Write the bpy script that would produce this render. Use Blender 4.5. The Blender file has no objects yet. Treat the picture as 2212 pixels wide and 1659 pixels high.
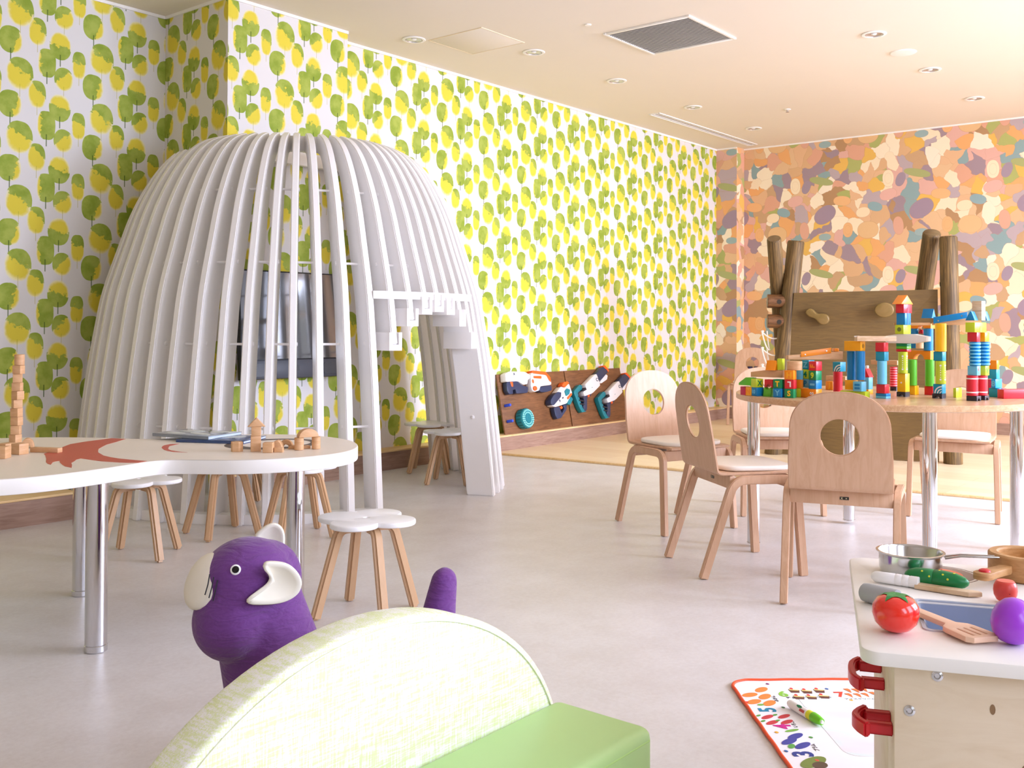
# Children's playroom, built in metres. World x runs along the tree-papered wall, y towards it, z up.
import bpy, bmesh, math, random
from mathutils import Vector, Matrix, geometry
random.seed(4)
PI = math.pi
SC = bpy.context.scene
COL = SC.collection
R = math.radians

# ------------------------------------------------------------------ colour and materials
def lin(h):
    h = h.lstrip('#')
    o = []
    for i in (0, 2, 4):
        c = int(h[i:i+2], 16) / 255
        o.append(c/12.92 if c <= .04045 else ((c+.055)/1.055)**2.4)
    return (o[0], o[1], o[2], 1)

class NT:
    """small helper around a node tree"""
    def __init__(s, nt): s.nt = nt; s.n = nt.nodes; s.l = nt.links
    def add(s, t, **kw):
        n = s.n.new(t)
        for k, v in kw.items(): setattr(n, k, v)
        return n
    def link(s, a, b): s.l.new(a, b)
    def put(s, sock, v):
        if isinstance(v, (int, float, tuple)): sock.default_value = v
        else: s.link(v, sock)
    def m(s, op, a, b=None, c=None, clamp=False):
        n = s.add('ShaderNodeMath', operation=op, use_clamp=clamp)
        s.put(n.inputs[0], a)
        if b is not None: s.put(n.inputs[1], b)
        if c is not None: s.put(n.inputs[2], c)
        return n.outputs[0]
    def mix(s, f, a, b):
        n = s.add('ShaderNodeMix', data_type='RGBA')
        s.put(n.inputs[0], f); s.put(n.inputs[6], a); s.put(n.inputs[7], b)
        return n.outputs[2]
    def step(s, v, lo, hi):
        n = s.add('ShaderNodeMapRange', interpolation_type='SMOOTHSTEP')
        s.put(n.inputs[0], v); n.inputs[1].default_value = lo; n.inputs[2].default_value = hi
        return n.outputs[0]
    def noise(s, vec, scale, detail=3, rough=.55, dist=0):
        n = s.add('ShaderNodeTexNoise'); s.put(n.inputs['Vector'], vec)
        n.inputs['Scale'].default_value = scale; n.inputs['Detail'].default_value = detail
        n.inputs['Roughness'].default_value = rough; n.inputs['Distortion'].default_value = dist
        return n.outputs['Fac']
    def mapping(s, vec, sc=(1,1,1), rot=(0,0,0), loc=(0,0,0)):
        n = s.add('ShaderNodeMapping'); s.put(n.inputs[0], vec)
        n.inputs[1].default_value = loc; n.inputs[2].default_value = rot; n.inputs[3].default_value = sc
        return n.outputs[0]
    def bump(s, h, strength=.1, dist=.002):
        n = s.add('ShaderNodeBump'); n.inputs['Strength'].default_value = strength
        n.inputs['Distance'].default_value = dist; s.put(n.inputs['Height'], h)
        return n.outputs[0]

def base_mat(name):
    m = bpy.data.materials.new(name); m.use_nodes = True
    t = NT(m.node_tree); b = t.n['Principled BSDF']
    return m, t, b

MATS = {}
def plain(name, hexc, rough=.5, metal=0, spec=.5, coat=0, var=.04, scale=18, bump=0):
    """solid colour with a faint mottle so that no surface is perfectly flat"""
    if name in MATS: return MATS[name]
    m, t, b = base_mat(name)
    c = lin(hexc)
    tc = t.add('ShaderNodeTexCoord').outputs['Object']
    n = t.noise(tc, scale, 3)
    d = tuple(x*(1-var) for x in c[:3]) + (1,); e = tuple(min(1, x*(1+var)) for x in c[:3]) + (1,)
    t.link(t.mix(n, d, e), b.inputs['Base Color'])
    b.inputs['Roughness'].default_value = rough; b.inputs['Metallic'].default_value = metal
    b.inputs['Specular IOR Level'].default_value = spec; b.inputs['Coat Weight'].default_value = coat
    if bump: t.link(t.bump(t.noise(tc, scale*6, 4), bump), b.inputs['Normal'])
    MATS[name] = m
    return m

def woodmat(name, h1, h2, sc=(2, 2, 30), rough=.45, knots=0, spec=.4, contrast=(.35, .68), scale=4, bump=.05):
    """grain: noise stretched along one object axis"""
    if name in MATS: return MATS[name]
    m, t, b = base_mat(name)
    tc = t.add('ShaderNodeTexCoord').outputs['Object']
    v = t.mapping(tc, sc)
    n1 = t.noise(v, scale, 5, .6, 1.2)
    n2 = t.noise(tc, 3, 2)
    s = t.m('ADD', t.m('MULTIPLY', n1, .75), t.m('MULTIPLY', n2, .25))
    col = t.mix(t.step(s, *contrast), lin(h1), lin(h2))
    t.link(col, b.inputs['Base Color'])
    b.inputs['Roughness'].default_value = rough; b.inputs['Specular IOR Level'].default_value = spec
    if bump: t.link(t.bump(n1, bump), b.inputs['Normal'])
    MATS[name] = m
    return m

def wall_uv(t, axis, flip=1):
    g = t.add('ShaderNodeNewGeometry').outputs['Position']
    sp = t.add('ShaderNodeSeparateXYZ'); t.link(g, sp.inputs[0])
    u = sp.outputs['X'] if axis == 'x' else sp.outputs['Y']
    if flip < 0: u = t.m('MULTIPLY', u, -1)
    return u, sp.outputs['Z'], g

TW, THH = .481, .357                     # repeat of the tree wallpaper (half drop)
# centre u, v, half width, half height, exponent, fill a*X+b*Y+c, stem colour green?, stem x
TREES = [
 (.152, -.2666, .054, .085, 2.8, (1.2, .1, .80), 1),
 (.2507, -.342, .0587, .070, 2.2, (-.75, 1.0, -.22), 0),
 (.229, -.1535, .066, .083, 2.2, (-.15, -1.1, .05), 1),
 (.097, -.0996, .053, .082, 2.4, (.55, 1.0, -.42), 0),
 (.341, -.244, .042, .083, 2.9, (.15, 1.0, -.22), 0),
 (-.052, -.176, .067, .078, 2.4, (-1.3, .45, .68), 1),
 (0, 0, .078, .0955, 2.25, (.45, 1.0, -.20), 0),
]
def tree_paper(name, axis, u0, v0, flip=1):
    m, t, b = base_mat(name)
    U, V, g = wall_uv(t, axis, flip)
    U = t.m('SUBTRACT', U, u0); V = t.m('SUBTRACT', V, v0)
    n_big = t.m('SUBTRACT', t.noise(g, 34, 5, .62), .5)
    n_mid = t.m('SUBTRACT', t.noise(g, 13, 3, .55), .5)
    n_edge = t.m('SUBTRACT', t.noise(g, 26, 2), .5)
    gr = t.mix(t.step(t.m('ADD', n_mid, .5), .3, .7), lin('8A9E34'), lin('A9B550'))
    col = t.mix(.5, lin('DEDAD7'), lin('DCD8D5'))
    for cu, cv, hw, hh, p, (fa, fb, fc), gs in TREES:
        hw *= .965; hh *= .965
        uu0 = t.m('SUBTRACT', U, cu)
        k = t.m('FLOOR', t.m('ADD', t.m('DIVIDE', uu0, TW), .5))
        uu = t.m('SUBTRACT', uu0, t.m('MULTIPLY', k, TW))
        vv = t.m('SUBTRACT', t.m('SUBTRACT', V, cv), t.m('MULTIPLY', k, THH/2))
        k2 = t.m('FLOOR', t.m('ADD', t.m('DIVIDE', vv, THH), .5))
        vv = t.m('SUBTRACT', vv, t.m('MULTIPLY', k2, THH))
        # slightly egg-shaped crowns
        X = t.m('DIVIDE', uu, hw); Y = t.m('DIVIDE', vv, hh)
        d = t.m('ADD', t.m('POWER', t.m('ABSOLUTE', X), p), t.m('POWER', t.m('ABSOLUTE', Y), p))
        d = t.m('ADD', d, t.m('MULTIPLY', n_edge, .16))
        s = t.m('ADD', t.m('ADD', t.m('MULTIPLY', X, fa), t.m('MULTIPLY', Y, fb)), fc)
        s = t.m('ADD', s, t.m('ADD', t.m('MULTIPLY', n_big, 1.5), t.m('MULTIPLY', n_mid, .7)))
        isg = t.step(s, -.05, .07)
        # yellow wash fades to pale at the rim
        ye = t.mix(t.step(t.m('ADD', d, t.m('MULTIPLY', n_mid, .9)), .45, 1.02), lin('DECB42'), lin('E9E1B0'))
        fill = t.mix(isg, ye, gr)
        hard = t.m('SUBTRACT', 1, t.step(d, .96, 1.03))
        soft = t.m('SUBTRACT', 1, t.step(d, .72, 1.06))
        mask = t.m('MAXIMUM', t.m('MULTIPLY', hard, isg), soft)
        # stem
        st = t.m('MULTIPLY', t.m('LESS_THAN', t.m('ABSOLUTE', uu), .0030 if gs else .0020),
                 t.m('MULTIPLY', t.m('LESS_THAN', vv, -hh*.62), t.m('GREATER_THAN', vv, -hh-.038)))
        col = t.mix(mask, col, fill)
        col = t.mix(t.m('MULTIPLY', st, .85 if gs else .6), col, lin('4C6420') if gs else lin('B9AE3A'))
    t.link(col, b.inputs['Base Color'])
    b.inputs['Roughness'].default_value = .7; b.inputs['Specular IOR Level'].default_value = .25
    return m

def animal_paper(name, axis, flip=1, u0=0, v0=0):
    """interlocking animal silhouettes: warped cells in muted colours with drawn outlines, plus a few repeated beasts"""
    m, t, b = base_mat(name)
    U, V, g = wall_uv(t, axis, flip)
    U = t.m('SUBTRACT', U, u0); V = t.m('SUBTRACT', V, v0)
    cb = t.add('ShaderNodeCombineXYZ'); t.link(U, cb.inputs[0]); t.link(V, cb.inputs[1])
    def warp(vec, sc, amp, seed):
        n = t.add('ShaderNodeTexNoise'); t.put(n.inputs['Vector'], t.mapping(vec, loc=(seed, seed*.7, 0)))
        n.inputs['Scale'].default_value = sc; n.inputs['Detail'].default_value = 1.5
        a = t.add('ShaderNodeVectorMath', operation='SUBTRACT'); t.link(n.outputs['Color'], a.inputs[0]); a.inputs[1].default_value = (.5, .5, .5)
        s = t.add('ShaderNodeVectorMath', operation='SCALE'); t.link(a.outputs[0], s.inputs[0]); s.inputs['Scale'].default_value = amp
        o = t.add('ShaderNodeVectorMath', operation='ADD'); t.put(o.inputs[0], vec); t.link(s.outputs[0], o.inputs[1])
        return o.outputs[0]
    v = warp(warp(cb.outputs[0], 4.5, .17, 3), 14, .055, 9)
    PAL = ['D8AE82','E6AA6E','F2E2C4','AEB06A','A18C92','DDAE9E','E4B65E','8FA6A4','B58E66','F0DDBB','DFB48A','DBA588','DFB98E','C7A27A','B9A7A8','F3E4CB']
    def cells(scale, seed):
        vo = t.add('ShaderNodeTexVoronoi', voronoi_dimensions='2D', feature='F1'); t.put(vo.inputs['Vector'], t.mapping(v, loc=(seed, seed*1.3, 0)))
        vo.inputs['Scale'].default_value = scale
        cr = t.add('ShaderNodeValToRGB'); cr.color_ramp.interpolation = 'CONSTANT'
        e = cr.color_ramp.elements
        while len(e) < len(PAL): e.new(.5)
        for i, h in enumerate(PAL): e[i].position = i/len(PAL); e[i].color = lin(h)
        sp = t.add('ShaderNodeSeparateColor'); t.link(vo.outputs['Color'], sp.inputs[0]); t.link(sp.outputs[0], cr.inputs[0])
        vd = t.add('ShaderNodeTexVoronoi', voronoi_dimensions='2D', feature='DISTANCE_TO_EDGE'); t.put(vd.inputs['Vector'], t.mapping(v, loc=(seed, seed*1.3, 0)))
        vd.inputs['Scale'].default_value = scale
        return cr.outputs[0], vd.outputs['Distance'], sp.outputs[1]
    c1, d1, r1 = cells(6.8, 0)
    c2, d2, r2 = cells(8.5, 4.3)
    pick = t.m('GREATER_THAN', r2, .62)
    col = t.mix(pick, c1, c2)
    line = t.m('MAXIMUM', t.m('MULTIPLY', t.m('LESS_THAN', d2, .016), pick), t.m('MULTIPLY', t.m('LESS_THAN', d1, .014), t.m('SUBTRACT', 1, pick)))
    col = t.mix(t.m('MULTIPLY', line, .35), col, lin('B98A62'))
    PU, PV = .965, .955
    def beast(col, cu, cv, hw, hh, hexc, ang=0, p=2.2, inner=True):
        uu = t.m('SUBTRACT', U, cu); uu = t.m('SUBTRACT', uu, t.m('MULTIPLY', t.m('FLOOR', t.m('ADD', t.m('DIVIDE', uu, PU), .5)), PU))
        vv = t.m('SUBTRACT', V, cv); vv = t.m('SUBTRACT', vv, t.m('MULTIPLY', t.m('FLOOR', t.m('ADD', t.m('DIVIDE', vv, PV), .5)), PV))
        ca, sa = math.cos(ang), math.sin(ang)
        a = t.m('ADD', t.m('MULTIPLY', uu, ca), t.m('MULTIPLY', vv, sa)); c = t.m('SUBTRACT', t.m('MULTIPLY', vv, ca), t.m('MULTIPLY', uu, sa))
        d = t.m('ADD', t.m('POWER', t.m('ABSOLUTE', t.m('DIVIDE', a, hw)), p), t.m('POWER', t.m('ABSOLUTE', t.m('DIVIDE', c, hh)), p))
        o = t.mix(t.m('LESS_THAN', d, 1.0), col, lin(hexc))
        ring = t.m('LESS_THAN', t.m('ABSOLUTE', t.m('SUBTRACT', d, 1.0)), .05)
        if inner: ring = t.m('MAXIMUM', ring, t.m('LESS_THAN', t.m('ABSOLUTE', t.m('SUBTRACT', d, .33)), .02))
        return t.mix(t.m('MULTIPLY', ring, .4), o, lin('B98A62'))
    col = beast(col, .30, .36, .085, .055, 'E0B0A0', .25, inner=False)
    col = beast(col, .62, .20, .12, .085, 'A18C98', .55, inner=False)
    col = beast(col, .10, .02, .105, .085, 'E0B886', 0, inner=False)
    col = beast(col, .30, .52, .055, .085, 'F1DDBA', .05)
    col = beast(col, .42, .50, .045, .070, 'A18F99', -.35, inner=False)
    col = beast(col, .58, .55, .13, .038, 'A9AC72', -.25, inner=False)
    col = beast(col, .05, .20, .07, .05, 'F0D9B3', .1, inner=False)
    col = beast(col, .40, .045, .05, .09, 'DAA68C', .1, inner=False)
    col = beast(col, .86, .03, .05, .075, 'E6B27C', 0)
    col = beast(col, .80, .33, .09, .05, 'E8B57F', -.1, inner=False)
    col = beast(col, .17, .25, .075, .045, '90A9AA', -.3, inner=False)
    col = beast(col, .62, -.03, .065, .035, '9CB0AC', 0, inner=False)
    t.link(col, b.inputs['Base Color'])
    b.inputs['Roughness'].default_value = .7; b.inputs['Specular IOR Level'].default_value = .2
    return m

# ------------------------------------------------------------------ mesh helpers
def obj(name, bm, mat, parent=None, smooth=35, loc=(0,0,0), rot=(0,0,0), normals=True):
    me = bpy.data.meshes.new(name)
    if normals: bmesh.ops.recalc_face_normals(bm, faces=bm.faces[:])
    bm.to_mesh(me); bm.free()
    for m in (mat if isinstance(mat, (list, tuple)) else [mat]): me.materials.append(m)
    if smooth:
        me.shade_smooth(); me.set_sharp_from_angle(angle=R(smooth))
    o = bpy.data.objects.new(name, me); COL.objects.link(o)
    o.location = loc; o.rotation_euler = rot
    if parent: o.parent = parent
    return o
def tag(o, label, cat, group=None):
    o['label'] = label; o['category'] = cat
    if group: o['group'] = group
    return o
def thing(name, label, cat, loc=(0,0,0), rz=0, group=None):
    o = bpy.data.objects.new(name, None); COL.objects.link(o)
    o.empty_display_size = .1; o.location = loc; o.rotation_euler = (0, 0, rz)
    return tag(o, label, cat, group)
def struct(name, bm, mat, parent=None, **k):
    o = obj(name, bm, mat, parent, **k)
    if not parent: o['kind'] = 'structure'
    return o
def copy_tree(o, parent=None):
    c = o.copy(); COL.objects.link(c); c.parent = parent
    for ch in list(o.children): copy_tree(ch, c)
    return c
def NB(): return bmesh.new()
def box(bm, c, d, bev=0, seg=2, rz=0):
    mt = Matrix.Translation(c) @ Matrix.Rotation(rz, 4, 'Z') @ Matrix.Diagonal((d[0], d[1], d[2], 1))
    r = bmesh.ops.create_cube(bm, size=1, matrix=mt)
    if bev:
        es = list({e for v in r['verts'] for e in v.link_edges})
        bmesh.ops.bevel(bm, geom=es, offset=bev, segments=seg, affect='EDGES', profile=.5)
    return bm
def BX(c, d, bev=0, seg=2, rz=0): return box(NB(), c, d, bev, seg, rz)
def frame_z(d):
    d = Vector(d).normalized()
    a = Vector((0,0,1)) if abs(d.z) < .95 else Vector((1,0,0))
    x = a.cross(d).normalized(); y = d.cross(x)
    return Matrix((x, y, d)).transposed().to_4x4()
def lathe(bm, prof, loc=(0,0,0), axis=(0,0,1), seg=32, cap=True):
    """prof: list of (r, t) along the axis"""
    M = Matrix.Translation(loc) @ frame_z(axis)
    rings = []
    for r, tt in prof:
        if r < 1e-5: rings.append([bm.verts.new(M @ Vector((0, 0, tt)))])
        else: rings.append([bm.verts.new(M @ Vector((r*math.cos(2*PI*i/seg), r*math.sin(2*PI*i/seg), tt))) for i in range(seg)])
    for a, b in zip(rings, rings[1:]):
        for i in range(seg):
            j = (i+1) % seg
            if len(a) == 1 and len(b) == 1: continue
            if len(a) == 1: bm.faces.new((a[0], b[i], b[j]))
            elif len(b) == 1: bm.faces.new((a[i], a[j], b[0]))
            else: bm.faces.new((a[i], a[j], b[j], b[i]))
    if cap:
        for ring in (rings[0], rings[-1]):
            if len(ring) > 2: bm.faces.new(ring)
    return bm
def cyl(bm, p0, p1, r, seg=24, bev=0, r2=None):
    p0 = Vector(p0); p1 = Vector(p1); L = (p1-p0).length; r2 = r if r2 is None else r2
    pr = [(r-bev, 0), (r, bev), (r2, L-bev), (r2-bev, L)] if bev else [(r, 0), (r2, L)]
    return lathe(bm, pr, p0, p1-p0, seg)
def tube(bm, pts, r, seg=10, closed=False, flat=None):
    """sweep a circle (or an ellipse: flat=(rx, rz)) along a polyline; r may be a list"""
    pts = [Vector(p) for p in pts]; n = len(pts); rings = []
    prev = None
    for i, p in enumerate(pts):
        if closed: d = pts[(i+1) % n]-pts[i-1]
        else: d = pts[min(i+1, n-1)]-pts[max(i-1, 0)]
        d.normalize()
        if prev is None:
            a = Vector((0,0,1)) if abs(d.z) < .9 else Vector((1,0,0))
            x = a.cross(d).normalized()
        else: x = (prev - d*prev.dot(d)).normalized()
        prev = x; y = d.cross(x)
        rr = r[i] if isinstance(r, (list, tuple)) else r
        fx, fy = (rr, rr) if not flat else flat
        rings.append([bm.verts.new(p + x*fx*math.cos(2*PI*k/seg) + y*fy*math.sin(2*PI*k/seg)) for k in range(seg)])
    m = n if closed else n-1
    for i in range(m):
        a, b = rings[i], rings[(i+1) % n]
        for k in range(seg): bm.faces.new((a[k], a[(k+1) % seg], b[(k+1) % seg], b[k]))
    if not closed: bm.faces.new(rings[0]); bm.faces.new(rings[-1])
    return bm
def strip(bm, pts, w, th, up=(0,0,1), bev=0):
    """rectangular bar swept along a polyline; w across, th along the local normal. pts lie in a plane whose normal is 'up'"""
    pts = [Vector(p) for p in pts]; up = Vector(up).normalized(); n = len(pts); rings = []
    for i, p in enumerate(pts):
        a = (pts[i]-pts[i-1]).normalized() if i else None
        b = (pts[i+1]-pts[i]).normalized() if i < n-1 else None
        d = ((a or b)+(b or a)).normalized()
        nn = up.cross(d).normalized()
        k = 1/max(.5, d.dot(a or b))
        rings.append([bm.verts.new(p + nn*sx*th/2*k + up*sy*w/2) for sx, sy in ((-1,-1),(1,-1),(1,1),(-1,1))])
    for a, b in zip(rings, rings[1:]):
        for k in range(4): bm.faces.new((a[k], a[(k+1) % 4], b[(k+1) % 4], b[k]))
    bm.faces.new(rings[0]); bm.faces.new(rings[-1])
    if bev:
        bmesh.ops.recalc_face_normals(bm, faces=bm.faces[:])
        es = [e for e in bm.edges if e.is_manifold and e.calc_face_angle(0) > .7]
        bmesh.ops.bevel(bm, geom=es, offset=bev, segments=2, affect='EDGES')
    return bm
def fillet(pts, rad, seg=5):
    """round the inner corners of an open polyline"""
    pts = [Vector(p) for p in pts]; out = [pts[0]]
    for i in range(1, len(pts)-1):
        a, b, c = pts[i-1], pts[i], pts[i+1]
        u = (a-b).normalized(); v = (c-b).normalized()
        t = min(rad, (a-b).length*.45, (c-b).length*.45)
        p, q = b+u*t, b+v*t
        for k in range(seg+1):
            s = k/seg; out.append((1-s)**2*p + 2*s*(1-s)*b + s*s*q)
    out.append(pts[-1]); return out
def plate(outer, th, M=Matrix(), holes=(), bev=0, bm=None, bseg=2):
    """extruded 2D outline with holes; outline in local xy, thickness 0..th along local z"""
    tmp = NB()
    def loop(pts):
        vs = [tmp.verts.new((p[0], p[1], 0)) for p in pts]
        return [tmp.edges.new((vs[i], vs[(i+1) % len(vs)])) for i in range(len(vs))]
    es = loop(outer)
    if holes:
        for h in holes: es += loop(h)
        bmesh.ops.triangle_fill(tmp, use_beauty=True, use_dissolve=False, edges=es)
    else:
        tmp.faces.new(tmp.verts[:])
    r = bmesh.ops.extrude_face_region(tmp, geom=tmp.faces[:])
    bmesh.ops.translate(tmp, vec=(0,0,th), verts=[v for v in r['geom'] if isinstance(v, bmesh.types.BMVert)])
    bmesh.ops.recalc_face_normals(tmp, faces=tmp.faces[:])
    if bev:
        ed = [e for e in tmp.edges if e.is_manifold and e.calc_face_angle(0) > .9 and abs(e.verts[0].co.z-e.verts[1].co.z) < 1e-6]
        bmesh.ops.bevel(tmp, geom=ed, offset=bev, segments=bseg, affect='EDGES', profile=.5)
    tmp.transform(M)
    if bm is None: return tmp
    me = bpy.data.meshes.new('tmp'); tmp.to_mesh(me); tmp.free(); bm.from_mesh(me); bpy.data.meshes.remove(me)
    return bm
def circ(r, n=32, c=(0,0), ry=None, a0=0):
    ry = r if ry is None else ry
    return [(c[0]+r*math.cos(a0+2*PI*i/n), c[1]+ry*math.sin(a0+2*PI*i/n)) for i in range(n)]
def rrect(x0, y0, x1, y1, r, n=6):
    o = []
    for cx, cy, a in ((x1-r, y1-r, 0), (x0+r, y1-r, 90), (x0+r, y0+r, 180), (x1-r, y0+r, 270)):
        for i in range(n+1):
            an = R(a+90*i/n); o.append((cx+r*math.cos(an), cy+r*math.sin(an)))
    return o
def smooth_loop(pts, it=2):
    for _ in range(it):
        n = len(pts); o = []
        for i in range(n):
            a, b = pts[i], pts[(i+1) % n]
            o += [(a[0]*.75+b[0]*.25, a[1]*.75+b[1]*.25), (a[0]*.25+b[0]*.75, a[1]*.25+b[1]*.75)]
        pts = o
    return pts
def basis(o, x, y):
    x = Vector(x).normalized(); y = Vector(y).normalized(); z = x.cross(y).normalized()
    return Matrix.Translation(o) @ Matrix((x, y, z)).transposed().to_4x4()
def ico(bm, c, r, sc=(1,1,1), sub=3):
    bmesh.ops.create_icosphere(bm, subdivisions=sub, radius=r, matrix=Matrix.Translation(c) @ Matrix.Diagonal((*sc, 1)))
    return bm
def text_bm(body, size, th, bold=False):
    cu = bpy.data.curves.new('lettering', 'FONT'); cu.body = body; cu.size = size; cu.extrude = th/2
    cu.align_x = 'CENTER'; cu.align_y = 'CENTER'; cu.resolution_u = 3
    if bold: cu.offset = size*.03
    o = bpy.data.objects.new('lettering', cu); COL.objects.link(o)
    bpy.context.view_layer.update()
    dg = bpy.context.evaluated_depsgraph_get()
    me = bpy.data.meshes.new_from_object(o.evaluated_get(dg))
    bm = NB(); bm.from_mesh(me)
    bpy.data.objects.remove(o); bpy.data.curves.remove(cu); bpy.data.meshes.remove(me)
    xs = [v.co.x for v in bm.verts]; ys = [v.co.y for v in bm.verts]
    if xs: bmesh.ops.translate(bm, vec=(-(min(xs)+max(xs))/2, -(min(ys)+max(ys))/2, 0), verts=bm.verts)
    return bm
def lettering(name, body, size, M, mat, parent, bold=True, th=.0012):
    bm = text_bm(body, size, th, bold); bm.transform(M)
    return obj(name, bm, mat, parent, smooth=0, normals=False)

# ------------------------------------------------------------------ shared materials
WHITE = plain('white_lacquer', 'F3F0EE', .35, spec=.45, var=.015)
WHITE2 = plain('white_laminate', 'F1EDE6', .4, var=.015)
STOOLW = plain('stool_white', 'F4F3F2', .3, var=.01)
BEECH = woodmat('beech', 'D4AE88', 'C9A27A', (10, 10, 1.2), .42, contrast=(.2, .85))
BEECHPLY = woodmat('beech_ply', 'D3AC8D', 'C49A78', (9, 9, 1.0), .42, contrast=(.3, .75))
BEECHEDGE = woodmat('ply_edge', 'C79B72', 'A97A52', (2, 2, 60), .5)
TABLEWOOD = woodmat('table_wood', 'D2AE88', 'B98D62', (1.2, 18, 18), .3, contrast=(.3, .75))
CHROME = plain('chrome', 'D9D9DC', .06, metal=1, var=.0)
STEEL = plain('steel', 'CFCFD0', .16, metal=1, var=.0)
LOG = woodmat('log_bark', '8C6E40', '4E3A1C', (26, 26, 1.1), .6, contrast=(.3, .62), scale=3, bump=.5)
LOGEND = woodmat('log_end', '7C6440', '66502F', (3, 3, 3), .6)
LOGDARK = woodmat('log_dark', '7A5230', '4B2E17', (2, 2, 14), .35)
PANELW = woodmat('panel_wood', '745A30', '5C4626', (1.5, 1.5, 16), .45, contrast=(.25, .8))
PLINTH = woodmat('plinth_wood', 'A98A78', '8A6A58', (1.2, 1.2, 14), .5, contrast=(.3, .75))
PLINTHTOP = woodmat('plinth_top', 'EBCB98', 'DDB67C', (1.2, 8, 8), .45)
DARKBOARD = woodmat('dark_board', '8E5F3A', '5C3A20', (1.6, 14, 14), .5, contrast=(.25, .8))
PAD = plain('cream_pad', 'F4EDE2', .5, var=.01)
TOYWOOD = woodmat('toy_wood', 'DDB187', 'C8945F', (3, 3, 20), .5, contrast=(.3, .75))
TOYWOOD2 = woodmat('toy_wood_pale', 'E4C9A8', 'C9A67C', (3, 3, 20), .5)
COLS = dict(red='D2202F', crimson='BE1F4A', orange='F08C0E', amber='F5A90A', yellow='FFC107', lime='C5D829', green='5CB82A',
            dgreen='06854F', blue='0A7FBE', brightblue='0A98DC', lightblue='6CBEDF', teal='0E93B2', black='2A2730', white='F4F2F0',
            tan='D1A274')
WHITETRACK = plain('pale_track', 'F1EAE2', .5, var=.02)
def toy(c):
    if c == 'trackwood': return WHITETRACK
    if c in ('wood',): return TOYWOOD
    if c in ('woodend', 'trackwood'): return TOYWOOD2
    return plain('toy_'+c, COLS[c], .32, spec=.5, var=.03)
PRINT = {k: plain('print_'+k, v, .45, var=.02) for k, v in COLS.items()}
POW = [20,20,48,145,135,75,52]; EXPO = -0.08; LCOL = (.85,.93,1.22)
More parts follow.
